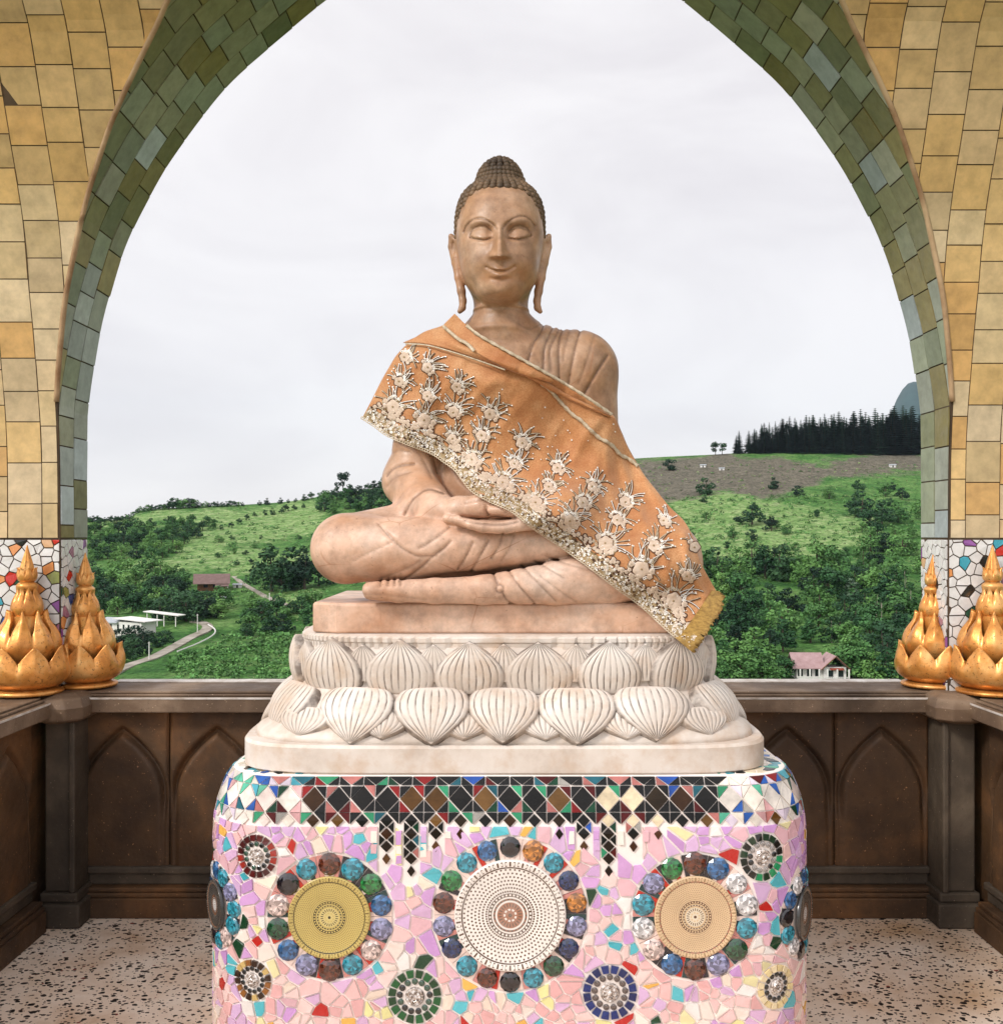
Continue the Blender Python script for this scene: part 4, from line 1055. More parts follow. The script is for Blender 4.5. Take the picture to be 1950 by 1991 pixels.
for poly, c_ in band:
    q = inset_poly(poly, 1.05)
    if not q or parea(q) < 8: continue
    qq = [(x*K, min(Zp(y), .953)) for x, y in q]
    if abs(np.mean([x for x, _ in qq])) > FL+ARC+.1: continue
    shard_add(bm, qq, pos_f, c_*random.uniform(.85, 1.15), .0035)
# the narrow shelf round the stone slab is tiled as well
def in_shelf(x, y, mrg):
    a, b, r = PA-ped_ins(PTOP)-.004-mrg, PB-ped_ins(PTOP)-.004-mrg, PR-ped_ins(PTOP)-.004-mrg
    dx, dy = max(abs(x-PCX)-(a-r), 0), max(abs(y-PCY)-(b-r), 0); return abs(x-PCX) < a and abs(y-PCY) < b and math.hypot(dx, dy) < r
def in_slab(x, y): return (abs(x-.008)/.735)**6.5+(abs(y-3.25)/.487)**6.5 < 1
sds = [q for q in jseeds(PCX-PA, PCX+PA, PFY, 3.75, .032, .45, 88) if in_shelf(*q, -.03)]
for q, poly in zip(sds, shards(sds, (PCX-PA, PFY, PCX+PA, 3.76), .0035)):
    if not poly or all(in_slab(*p) for p in poly): continue
    c = np.mean(poly, 0); pl2 = []
    for p in poly:
        p = np.array(p)
        for _ in range(12):
            if in_shelf(*p, .003): break
            p = p+(c-p)*.15
        pl2.append(tuple(p))
    if in_shelf(*c, .004) and parea(pl2) > 5e-5:
        shard_add(bm, pl2, lambda u, v, l_: np.array([u, v, PTOP+l_*.6-.0005]), np.array(random.choice([(.012,.012,.012), (.012,.012,.012), (.85,.78,.68), (.10,.40,.28), (.03,.12,.45), (.80,.70,.52), (.08,.35,.42), (.40,.30,.16)])), .003)
bm.build('mirror_band', M_MIRROR, pd)
# broken-tile field
hang = HANG
def in_hang(x, y):
    i = round(x/48); n_ = hang.get(i, 0)
    return n_ and abs(x-X(i)) < 22 and y < 1598+25*n_+12
seeds = []
cz0 = [(c[0], CY+(EYE/K-c[1]), c[2]) for c in circ]
for x, y in jseeds(-930, 930, 1614, 2222, 21, .48, 77):
    if in_hang(x, y) or any((x-c[0])**2+(y-c[1])**2 < (c[2]+6)**2 for c in cz0): continue
    if random.random() > .22: seeds.append((x, y))
cz = [(c[0], CY+(EYE/K-c[1]), c[2]) for c in circ]
fm = MB()
def field_col(x, y):
    t = np.clip((y-1650)/330+random.gauss(0, .25), 0, 1); r_ = random.random()
    if r_ < .76:
        if random.random() > t: c = random.choice([(.58,.31,.62), (.64,.36,.66), (.68,.45,.68), (.76,.46,.50)])
        else: c = random.choice([(.82,.50,.48), (.84,.55,.53), (.86,.62,.58), (.78,.43,.42), (.88,.74,.66), (.70,.45,.66)])
    else: c = random.choice([(.06,.42,.50), (.10,.48,.55), (.86,.74,.60), (.86,.82,.78), (.80,.74,.34), (.82,.46,.10), (.50,.02,.015), (.008,.05,.02), (.82,.55,.52), (.10,.48,.55), (.62,.38,.64), (.86,.70,.58), (.84,.78,.74), (.80,.72,.40)])
    return np.array(c)*random.uniform(.92, 1.06)
bounds = (-960, 1609, 960, 2224)
for s_, poly in zip(seeds, shards(seeds, bounds, 4.2, cz)):
    if not poly: continue
    # keep clear of the hanging points
    for i, n_ in hang.items():
        yb = 1598+25*n_+14
        if s_[1] < yb+4 and any(abs(p[0]-X(i)) < 20 for p in poly):
            sg = 1 if s_[0] > X(i) else -1; poly = clip(poly, X(i)+sg*18, 0, -sg, 0)
            if len(poly) < 3: break
    if len(poly) < 3 or parea(poly) < 45: continue
    if random.random() < .18 and parea(poly) > 500:
        pass
    shard_add(fm, [(x*K, max(Zp(y), .004)) for x, y in poly], pos_f, field_col(*s_), .004)
for i in (-6, -5, -4, -3, 2, 3, 4, 5):                              # narrow strips beside the hanging points
    y1_ = 1602+24*max(1, min(hang.get(i, 2), hang.get(i+1, 2))); ys = [1615]
    while ys[-1] < y1_-8: ys.append(ys[-1]+random.uniform(14, 30))
    for a, b in zip(ys[:-1], ys[1:]):
        x0, x1 = X(i)+18.5, X(i+1)-18.5; j = lambda: random.uniform(-1.2, 1.2)
        shard_add(fm, [(x*K, Zp(y)) for x, y in ((x0+j(), a+1.5), (x1+j(), a+1.5+j()), (x1+j(), b-1.5), (x0+j(), b-1.5+j()))], pos_f, np.array(random.choice([(.60,.33,.63), (.66,.42,.67), (.86,.78,.70), (.76,.46,.50)])), .005)
fm.build('mosaic_field', M_SHARD, pd)
# ---- medallions
def mat_plate(kind):
    m = Mat('plate_'+kind, .25, 0, .5, .4)
    if kind == 'white': bg_, dots, ringc, mid = (.84,.78,.72), (.10,.045,.02), (.09,.045,.022), (.35,.13,.06)
    elif kind == 'yellow': bg_, dots, ringc, mid = (.55,.42,.13), (.16,.10,.03), (.03,.022,.012), (.62,.50,.20)
    elif kind == 'tan': bg_, dots, ringc, mid = (.66,.47,.28), (.30,.17,.08), (.10,.045,.025), (.70,.60,.45)
    else: bg_, dots, ringc, mid = (.03,.028,.026), (.30,.26,.22), (.32,.14,.07), (.80,.78,.75)
    at = m.attr('col'); sp = m.n('ShaderNodeSeparateColor'); m.l(at, sp.inputs[0])      # R: radius 0..1, G: angle 0..1
    r_, th = sp.outputs[0], sp.outputs[1]
    cell = lambda v, n_: m.math('ABSOLUTE', m.math('SUBTRACT', m.math('FRACT', m.math('MULTIPLY', v, n_)), .5))
    rows = 15 if kind == 'white' else 22
    rr = m.math('MULTIPLY', r_, rows); row = m.math('FLOOR', rr)
    nd = 62 if kind == 'white' else 84
    th2 = m.math('ADD', m.math('MULTIPLY', th, nd), m.math('MULTIPLY', row, .5))
    da = m.math('MULTIPLY', m.math('ABSOLUTE', m.math('SUBTRACT', m.math('FRACT', th2), .5)), m.math('MULTIPLY', r_, 6.28*rows/nd))
    dr = m.math('ABSOLUTE', m.math('SUBTRACT', m.math('FRACT', rr), .5))
    dist = m.math('SQRT', m.math('ADD', m.math('POWER', da, 2), m.math('POWER', dr, 2)))
    c = m.mix(m.math('LESS_THAN', dist, .27 if kind == 'white' else .24), bg_, dots)
    def ring(c, a, b, colr, dash=0, duty=.5):
        f_ = m.math('MULTIPLY', m.math('GREATER_THAN', r_, a), m.math('LESS_THAN', r_, b))
        if dash: f_ = m.math('MULTIPLY', f_, m.math('LESS_THAN', cell(th, dash), duty*.5))
        return m.mix(f_, c, colr)
    c = ring(c, .0, .40, bg_ if kind != 'tan' else (.60,.42,.24)); c = ring(c, .335, .40, ringc); c = ring(c, .35, .385, bg_, 34, .55); c = ring(c, .27, .305, ringc, 0)
    c = ring(c, .277, .298, mid, 26, .5); c = ring(c, .0, .235, mid); c = ring(c, .15, .215, ringc, 22, .4); c = ring(c, .085, .12, bg_, 9, .6); c = ring(c, 0, .035, ringc)
    c = ring(c, .86, 1.01, bg_); c = ring(c, .86, .885, ringc, 0); c = ring(c, .895, .985, dots, 78, .42); c = ring(c, .915, .965, bg_, 52, .5)
    if kind == 'tan': c = ring(c, .865, .885, (.28,.05,.03), 40, .6)
    c = m.mix(m.ramp(m.noise(14, 5, .6), [(.45, 0), (.7, .35)]), c, tuple(x*.6 for x in bg_))
    m.base(c); return m.m
def mat_gem():
    m = Mat('cut_glass', .07, 0, .7, .8); oi = m.n('ShaderNodeObjectInfo')
    c = m.mix(1, m.mix(1, oi.outputs['Color'], m.attr('col'), 'MULTIPLY'), m.ramp(m.noise(26, 5, .7, dist=1.2), [(.32, .55), (.50, .95), (.66, 1.7)]), 'MULTIPLY')
    m.base(c); m.b.inputs['Coat Roughness'].default_value = .03; return m.m
M_GEM = mat_gem()
def frame_at(u, z):
    n = ped_n(u, z); up = np.array([0, 0, 1.]); t = np.cross(up, n); t /= np.linalg.norm(t); b = np.cross(n, t); return ped(u, z), t, b, n
def mtx(o, t, b, n, s=1.0):
    return Matrix(((t[0]*s, b[0]*s, n[0]*s, o[0]), (t[1]*s, b[1]*s, n[1]*s, o[1]), (t[2]*s, b[2]*s, n[2]*s, o[2]), (0, 0, 0, 1)))
def facet_gem():
    """a cut cabochon of unit radius: girdle, crown facets, table"""
    mb = MB(); n = 12
    ring = lambda r, z, o_: [(r*math.cos(2*math.pi*(k+o_)/n), r*math.sin(2*math.pi*(k+o_)/n), z) for k in range(n)]
    a, b, c, d = ring(1, -.15, 0), ring(1, .12, 0), ring(.80, .26, .5), ring(.52, .34, 0)
    vs = a+b+c+d+[(0, 0, .35)]; fs = []
    for k in range(n):
        k2 = (k+1) % n; fs.append([k, k2, n+k2, n+k])
        fs += [[n+k, n+k2, 2*n+k], [n+k2, 2*n+k2, 2*n+k], [2*n+k, 2*n+k2, 3*n+k2], [2*n+k, 3*n+k2, 3*n+k], [3*n+k, 3*n+k2, 4*n]]
    for f in fs:
        t = random.choice([.35, .55, .75, .95, 1.15, 1.5]); mb.add([vs[q] for q in f], [list(range(len(f)))], 0, (t, t, t))  # uneven facet reflections put into the colour, face by face
    return mesh('gem', mb.v, mb.f, M_GEM, attrs={'col': np.array(mb.c)})
ME_GEM = facet_gem()
GEMC = {'teal': (.03,.24,.32), 'blue': (.03,.11,.26), 'green': (.015,.16,.04), 'dkgreen': (.01,.06,.025), 'brown': (.10,.025,.012), 'purple': (.22,.22,.36), 'orange': (.42,.16,.03), 'clear': (.62,.60,.60), 'black': (.012,.01,.014), 'navy': (.012,.025,.09), 'rose': (.60,.46,.42)}
SEQ = {'white': ['black','orange','teal','navy','orange','purple','navy','dkgreen','teal','black','brown','teal','navy','purple','brown','green','teal','blue'],
       'yellow': ['brown','teal','green','blue','purple','rose','teal','brown','purple','blue','dkgreen','rose','black','teal'],
       'tan': ['brown','blue','clear','clear','teal','dkgreen','purple','brown','blue','rose','clear','teal','purple','green'],
       'black': ['blue','teal','purple','teal','teal','rose','teal','black','clear','teal','black','blue','clear']}
plate_prof = [(0,.30), (.36,.30), (.40,.33), (.44,.30), (.84,.42), (.88,.50), (.93,.56), (.975,.60), (1.0,.57), (1.01,.48), (1.0,-.25)]
def plate_mesh(rad, o, t, b, n, m):
    vs, cs, fs = [], [], []; na = 120; rad_ = [r_ for r_, _ in plate_prof]
    fine = [(q, np.interp(q, rad_[:-2], [h for _, h in plate_prof[:-2]])) for q in np.linspace(.004, 1, 46)]+plate_prof[-2:]
    for q, h in fine:
        for k in range(na):
            a = 2*math.pi*k/na; vs.append(o+rad*(q*(t*math.cos(a)+b*math.sin(a))+n*(h*.16+.015))); cs.append((min(q, 1), k/na, 0))
    for i in range(len(fine)-1):
        for k in range(na):
            fs.append([i*na+k, i*na+(k+1) % na, (i+1)*na+(k+1) % na, (i+1)*na+k])
    # angle seam: repeat the first column with angle 1 so the pattern closes
    nv = len(vs)
    for i in range(len(fine)): vs.append(vs[i*na]); cs.append((cs[i*na][0], 1.0, 0))
    for f in fs:
        ks = [q % na for q in f]
        if na-1 in ks and 0 in ks:
            for j in range(4):
                if f[j] % na == 0 and f[j] < nv: f[j] = nv+f[j]//na
    return mesh('plate', vs, fs, m, smooth=True, attrs={'col': np.array(cs)})
MPL = {k: mat_plate(k) for k in ('white', 'yellow', 'tan', 'black')}
M_BED = plain('dark_setting', (.10,.06,.05), (.03,.025,.03), .4, scale=20)
lab = ['large white dotted plate in the middle of the pedestal', 'mustard yellow plate left of the middle plate', 'tan plate with a red dashed rim right of the middle plate', 'black plate on the left rounded corner', 'dark plate on the right rounded corner']
for (u, z, pr, gr_, gs, n_, kind), lb in zip(medu, lab):
    flat = abs(u) <= FL-.05
    o, t, b, n = frame_at(u, z)
    pl = obj('plate', plate_mesh(pr, o+n*(0 if flat else .003), t, b, n, MPL[kind]), pd, label=lb)
    # setting: a dark ring with small red wedges between the stones
    mb = MB(); na = n_*4
    for k in range(na):
        a0, a1 = 2*math.pi*k/na, 2*math.pi*(k+.86)/na
        q = [(u+r_*math.sin(a), z+r_*math.cos(a)) for r_, a in ((pr*1.0, a0), (gr_+gs*.92, a0), (gr_+gs*.92, a1), (pr*1.0, a1))]
        c_ = random.choice([(.50,.03,.015), (.03,.025,.03), (.60,.25,.22), (.80,.62,.55), (.02,.05,.05), (.80,.62,.55)])
        shard_add(mb, q, pos_f, np.array(c_), .0028)
    mb.build('gem_setting', M_SHARD, pl)
    for k in range(n_):
        a = 2*math.pi*k/n_; uu, z2 = u+gr_*math.sin(a), z+gr_*math.cos(a); o2, t2, b2, n2 = frame_at(uu, z2)
        g_ = obj('gem', ME_GEM); g_.parent = pl; g_.matrix_basis = mtx(o2+n2*.001, t2, b2, n2, gs*random.uniform(1.06, 1.16)) @ Matrix.Rotation(random.random()*6, 4, 'Z')
        c_ = GEMC[SEQ[kind][k % len(SEQ[kind])]]; g_.color = (*c_, 1)
RC = {'red': [(.09,.01,.01), (.06,.012,.012), (.32,.03,.02)], 'amber': [(.28,.11,.03), (.04,.02,.012), (.60,.42,.16)], 'green': [(.01,.10,.025), (.008,.05,.015)], 'blue': [(.012,.03,.16), (.01,.02,.10)], 'emerald': [(.012,.012,.010), (.02,.26,.10), (.015,.04,.02)], 'cream': [(.78,.62,.32), (.80,.66,.42)]}
RLAB = {'red': 'rosette ringed with dark red squares', 'amber': 'rosette ringed with amber and black squares', 'green': 'rosette ringed with green squares', 'blue': 'rosette ringed with dark blue squares', 'emerald': 'rosette ringed with black and emerald squares', 'cream': 'rosette ringed with cream pieces'}
M_CRYST = Mat('clear_crystal', .06, .2, .8, 1.0); M_CRYST.base(M_CRYST.ramp(M_CRYST.noise(120, 4, .8), [(.38, (.05,.035,.03)), (.5, (.45,.36,.30)), (.6, (.85,.82,.80))])); M_CRYST = M_CRYST.m
for u, z, rr, kind in rosu:
    mb = MB(); nsq = 16
    q2 = lambda r_, a: (u+r_*math.sin(a), z+r_*math.cos(a))
    for k in range(nsq):
        a0, a1 = 2*math.pi*(k+.10)/nsq, 2*math.pi*(k+.88)/nsq
        shard_add(mb, [q2(rr*.72, a0), q2(rr*.99, a0+.01), q2(rr*.99, a1-.01), q2(rr*.72, a1)], pos_f, np.array(random.choice(RC[kind])), .005)
    ro = mb.build('rosette', M_SHARD, pd, label=RLAB[kind])
    o, t, b, n = frame_at(u, z)
    mb = MB(); r0 = rr*.36; rings = []
    for q, h in ((1.0, 0), (1.0, .12), (.86, .30), (.70, .26), (.62, .40), (.40, .44), (.30, .36), (.16, .46), (.02, .48)):
        rings.append([o+r0*(q*(t*math.cos(a)+b*math.sin(a))+n*(h+.03*math.cos(9*a)*(q > .3))) for a in np.linspace(0, 2*math.pi, 36, endpoint=False)])
    mb.loft(rings, cap=True); mb.build('crystal', M_CRYST, ro, smooth=False)
    nb = 13
    for k in range(nb):
        a = 2*math.pi*k/nb; uu, z2 = u+rr*.56*math.sin(a), z+rr*.56*math.cos(a); o2, t2, b2, n2 = frame_at(uu, z2)
        g_ = obj('bead', ME_GEM); g_.parent = ro; g_.matrix_basis = mtx(o2+n2*.001, t2, b2, n2, rr*.115)
        c_ = (.012,.012,.012) if kind in ('amber', 'cream', 'blue') or random.random() < .5 else (.04,.09,.06) if kind in ('red', 'green') else (.35,.32,.30)
        if kind == 'blue': c_ = (.12,.09,.08)
        g_.color = (*c_, 1)
# ------------------------------------------------------------------ lotus throne
def mat_marble():
    m = Mat('white_marble', .5, 0, .4); m.world = True
    c = m.ramp(m.noise(5.5, 7, .62), [(.28, (.47,.38,.31)), (.46, (.66,.58,.51)), (.70, (.78,.72,.66))])
    c = m.mix(m.ramp(m.noise(9, 6, .7), [(.47, 0), (.70, .75)]), c, (.54,.38,.26))
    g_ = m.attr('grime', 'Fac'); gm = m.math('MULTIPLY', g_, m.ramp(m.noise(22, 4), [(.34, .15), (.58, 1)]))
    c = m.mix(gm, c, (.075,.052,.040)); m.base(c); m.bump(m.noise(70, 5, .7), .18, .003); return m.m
M_MARB = mat_marble()
TX, TY = .008, 3.25
def sup(a, b, th, n=4.2):
    c, s = math.cos(th), math.sin(th)
    return np.array([a*math.copysign(abs(c)**(2/n), c), b*math.copysign(abs(s)**(2/n), s)])
_th = np.linspace(-math.pi/2, 1.5*math.pi, 2001)
def sup_path(a, b, n=4.2):
    """arc-length sampler, 0 in the middle of the front"""
    p = np.array([sup(a, b, t, n) for t in _th]); s = np.r_[0, np.cumsum(np.linalg.norm(np.diff(p, axis=0), axis=1))]
    def at(q):
        q = (q % 1)*s[-1]; x, y = np.interp(q, s, p[:, 0]), np.interp(q, s, p[:, 1])
        x2, y2 = np.interp((q+.01) % s[-1], s, p[:, 0]), np.interp((q+.01) % s[-1], s, p[:, 1]); x1, y1 = np.interp((q-.01) % s[-1], s, p[:, 0]), np.interp((q-.01) % s[-1], s, p[:, 1])
        t = np.array([x2-x1, y2-y1]); t /= np.linalg.norm(t)+1e-9
        return np.array([TX+x, TY+y]), np.array([t[1], -t[0]]), s[-1]
    return at
th_ = thing('lotus_throne', (TX, TY, .9565), 'white marble double lotus base carved with two rows of petals', 'lotus base')
mb = MB()
def ring(a, b, z, n=4.2, k=160, fl=0):
    return [(TX+q[0]*(1+fl*(j % 2)), TY+q[1]*(1+fl*(j % 2)), z) for j, q in enumerate(sup(a, b, t, n) for t in np.linspace(0, 2*math.pi, k, endpoint=False))]
# slab with rounded corners
mb.loft([ring(.738, .490, .9565, 6.5), ring(.744, .496, .962, 6.5), ring(.744, .496, 1.026, 6.5), ring(.738, .490, 1.034, 6.5)])
slab = mb.build('slab', M_MARB, th_, smooth=False)
mb = MB()
mb.loft([ring(.728, .480, 1.030, 5), ring(.722, .474, 1.05, 5), ring(.690, .450, 1.09), ring(.655, .430, 1.13), ring(.628, .408, 1.158), ring(.614, .396, 1.18), ring(.616, .398, 1.24), ring(.600, .386, 1.285)])
mb.build('core', M_MARB, th_, smooth=True)
mb = MB(); NF = 480; rings = []
for z, a, fl in ((1.255, .592, 0), (1.258, .600, .022), (1.296, .604, .022), (1.300, .607, .018), (1.311, .607, .016), (1.316, .600, 0), (1.320, .585, 0)):
    rr_ = []
    for j, t in enumerate(np.linspace(0, 2*math.pi, NF, endpoint=False)):
        f_ = 1-fl*(1 if j % 4 == 0 else 0); q = sup(a, a-.215, t); rr_.append((TX+q[0]*f_, TY+q[1]*f_, z))
    rings.append(rr_)
mb.loft(rings); mb.build('fluted_rim', M_MARB, th_)
OUT_T = np.array([0, .06, .15, .28, .42, .56, .70, .82, .91, .97, 1.0])
OUT_W = np.array([.70, .84, .94, 1.0, .99, .90, .71, .47, .25, .09, .01])
def petal_mesh(name, Wd, H, bulge, curve, veins=9, na=61, nt=64, thick=.012, grime=1.0):
    """a carved petal: x across, z up to the tip, y = -outwards; curve(t) leans it"""
    vs, gs = [], []
    for i in range(nt):
        t = i/(nt-1); wd = Wd*np.interp(t, OUT_T, OUT_W)
        for j in range(na):
            a = -1+2*j/(na-1)
            prof = (1-abs(a)**2.6)**.62 if abs(a) < 1 else 0
            tt = math.sin(math.pi*min(1, .12+.88*t)**.85)**.55
            o_ = thick+bulge*prof*tt+curve(t)
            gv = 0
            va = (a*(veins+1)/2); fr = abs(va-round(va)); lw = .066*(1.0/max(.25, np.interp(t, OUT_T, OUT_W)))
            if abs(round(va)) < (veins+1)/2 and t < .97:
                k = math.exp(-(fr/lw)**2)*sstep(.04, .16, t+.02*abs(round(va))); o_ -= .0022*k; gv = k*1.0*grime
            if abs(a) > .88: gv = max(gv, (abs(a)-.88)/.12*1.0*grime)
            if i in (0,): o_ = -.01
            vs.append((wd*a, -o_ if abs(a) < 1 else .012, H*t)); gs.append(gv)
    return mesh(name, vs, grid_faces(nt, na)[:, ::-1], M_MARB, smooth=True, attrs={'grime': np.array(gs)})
ME_UP = petal_mesh('petal', .096, .150, .022, lambda t: .014*math.sin(t*2.2)+.010*max(0, t-.85))
ME_SM = petal_mesh('small_petal', .055, .105, .010, lambda t: .004*t, 7, 41, 40, .006, .8)
ME_DN = petal_mesh('petal', .106, .162, .022, lambda t: .012*math.sin(t*3.0), 9)
ME_SD = petal_mesh('small_petal', .080, .085, .014, lambda t: .0, 9, 41, 40, .004, .8)
def put_petal(name, me, q, n2, z, pitch, flip=False, sc_=(1, 1, 1)):
    n = np.array([n2[0], n2[1], 0]); t = np.array([-n2[1], n2[0], 0]); up = np.array([0, 0, -1. if flip else 1.])
    # lean the petal about its own foot
    up2 = up*math.cos(pitch)+n*math.sin(pitch); n2_ = n*math.cos(pitch)-up*math.sin(pitch)
    tx = np.cross(-n2_, up2)*-1 if False else np.cross(up2, n2_)*(1)
    m = Matrix(((tx[0], -n2_[0], up2[0], q[0]), (tx[1], -n2_[1], up2[1], q[1]), (tx[2], -n2_[2], up2[2], z), (0, 0, 0, 1)))
    sc_ = (random.uniform(.95, 1.05), random.uniform(.85, 1.1), random.uniform(.965, 1.03))
    o = obj(name, me, th_); o.matrix_basis = m @ Matrix.Rotation(random.uniform(-.035, .035), 4, 'Y') @ Matrix.Diagonal((*sc_, 1)); return o
NP = 18
pu = sup_path(.598, .386, 4.0); pl_ = sup_path(.612, .398, 4.0); ps = sup_path(.611, .396, 4.0); pd_ = sup_path(.668, .440, 4.4)
for k in range(NP):
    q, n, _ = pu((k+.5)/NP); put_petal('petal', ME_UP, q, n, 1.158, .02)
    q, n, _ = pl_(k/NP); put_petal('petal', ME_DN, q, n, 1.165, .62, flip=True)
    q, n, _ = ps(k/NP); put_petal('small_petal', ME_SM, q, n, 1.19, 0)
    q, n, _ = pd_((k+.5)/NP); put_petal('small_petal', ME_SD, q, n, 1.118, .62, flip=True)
# ------------------------------------------------------------------ the seated stone figure, sculpted as one distance field
class Field:
    def __init__(s, lo, hi, h):
        s.lo = np.array(lo, np.float32); s.h = h; s.n = np.ceil((np.array(hi)-lo)/h).astype(int)+1
        s.ax = [(s.lo[k]+h*np.arange(s.n[k])).astype(np.float32) for k in range(3)]
        s.F = np.full(s.n, 1.0, np.float32)
    def sub(s, lo, hi, m=.13):
        sl = []
        for k in range(3):
            a = max(0, int((lo[k]-m-s.lo[k])/s.h)); b = min(s.n[k], int((hi[k]+m-s.lo[k])/s.h)+2)
            if a >= b: return None
            sl.append(slice(a, b))
        return tuple(sl)
    def xyz(s, sl): return s.ax[0][sl[0]][:, None, None], s.ax[1][sl[1]][None, :, None], s.ax[2][sl[2]][None, None, :]
    def join(s, sl, d, k):
        f = s.F[sl]
        if k > 0:
            h = np.clip(.5+.5*(d-f)/k, 0, 1); s.F[sl] = d+(f-d)*h-k*h*(1-h)
        else: s.F[sl] = np.minimum(f, d)
    def cone(s, a, b, ra, rb, k=.03, sq=(1, 1, 1)):
        a = np.array(a, np.float32); b = np.array(b, np.float32); m = max(ra, rb)
        sl = s.sub(np.minimum(a, b)-m, np.maximum(a, b)+m)
        if sl is None: return
        X_, Y_, Z_ = s.xyz(sl); ab = b-a; l2 = float(ab@ab)+1e-9
        t = np.clip(((X_-a[0])*ab[0]+(Y_-a[1])*ab[1]+(Z_-a[2])*ab[2])/l2, 0, 1)
        d = np.sqrt(((X_-a[0]-t*ab[0])*sq[0])**2+((Y_-a[1]-t*ab[1])*sq[1])**2+((Z_-a[2]-t*ab[2])*sq[2])**2)-(ra+(rb-ra)*t)
        s.join(sl, d.astype(np.float32), k)
    def chain(s, pts, rs, k=.02):
        for i in range(len(pts)-1): s.cone(pts[i], pts[i+1], rs[i], rs[i+1], k)
    def ell(s, c, r, k=.04, p=2.0):
        c = np.array(c, np.float32); r = np.array(r, np.float32); sl = s.sub(c-r, c+r)
        if sl is None: return
        X_, Y_, Z_ = s.xyz(sl); x, y, z = (X_-c[0])/r[0], (Y_-c[1])/r[1], (Z_-c[2])/r[2]
        k0 = (np.abs(x)**p+np.abs(y)**p+np.abs(z)**p)**(1/p)
        k1 = np.sqrt((x/r[0])**2+(y/r[1])**2+(z/r[2])**2)+1e-6; k1 = np.where(k0 > 1e-3, k1/np.maximum(np.sqrt(x*x+y*y+z*z), 1e-4)*k0, k1)
        d = k0*(k0-1)/k1
        s.join(sl, d.astype(np.float32), k)
    def mesh(s):
        return surface_nets(s.F, s.lo, s.h)
def surface_nets(Fv, lo, h):
    n = np.array(Fv.shape); ins = Fv < 0
    c = lambda a, dx, dy, dz: a[dx:n[0]-1+dx, dy:n[1]-1+dy, dz:n[2]-1+dz]
    cnt = sum(c(ins, dx, dy, dz).astype(np.int8) for dx in (0,1) for dy in (0,1) for dz in (0,1))
    I, J, K_ = np.nonzero((cnt > 0) & (cnt < 8)); m = len(I); idx = np.full(n-1, -1, np.int32); idx[I, J, K_] = np.arange(m)
    acc = np.zeros((m, 3), np.float32); num = np.zeros(m, np.float32)
    C = [(dx, dy, dz) for dx in (0,1) for dy in (0,1) for dz in (0,1)]
    for a in C:
        for b in C:
            df = [b[k]-a[k] for k in range(3)]
            if sum(df) != 1 or min(df) < 0: continue
            va = Fv[I+a[0], J+a[1], K_+a[2]]; vb = Fv[I+b[0], J+b[1], K_+b[2]]; x = (va < 0) != (vb < 0)
            t = np.where(x, va/np.where(x, va-vb, 1), 0)
            p = np.array(a, np.float32)+t[:, None]*np.array(df, np.float32); acc += np.where(x[:, None], p, 0); num += x
    v = lo+(np.stack([I, J, K_], 1)+acc/np.maximum(num, 1)[:, None])*h
    faces = []
    for ax in range(3):
        o1, o2 = [(1, 2), (2, 0), (0, 1)][ax]
        s0 = [slice(1, None)]*3; A = np.moveaxis(ins, ax, 0)
        ch = np.moveaxis(A[:-1] != A[1:], 0, ax); st = np.moveaxis(A[:-1], 0, ax)
        q = np.nonzero(ch); q = np.stack(q, 1); ok = (q[:, o1] >= 1) & (q[:, o2] >= 1) & (q[:, o1] < n[o1]-1) & (q[:, o2] < n[o2]-1); q = q[ok]
        sgn = st[q[:, 0], q[:, 1], q[:, 2]]
        def at(d1, d2):
            r = q.copy(); r[:, o1] -= d1; r[:, o2] -= d2; return idx[r[:, 0], r[:, 1], r[:, 2]]
        f = np.stack([at(1, 1), at(0, 1), at(0, 0), at(1, 0)], 1); f[~sgn] = f[~sgn][:, ::-1]; faces.append(f)
    f = np.vstack(faces); f = f[(f >= 0).all(1)]
    return v, f
def seg_dist(u, v, pts):
    D_ = np.full(u.shape, 1e9, np.float32)
    for (ax_, ay_), (bx_, by_) in zip(pts[:-1], pts[1:]):
        dx, dy = bx_-ax_, by_-ay_; l2 = dx*dx+dy*dy+1e-9; t = np.clip(((u-ax_)*dx+(v-ay_)*dy)/l2, 0, 1)
        D_ = np.minimum(D_, np.hypot(u-ax_-t*dx, v-ay_-t*dy))
    return D_
def rr(px, d): return px*d/F
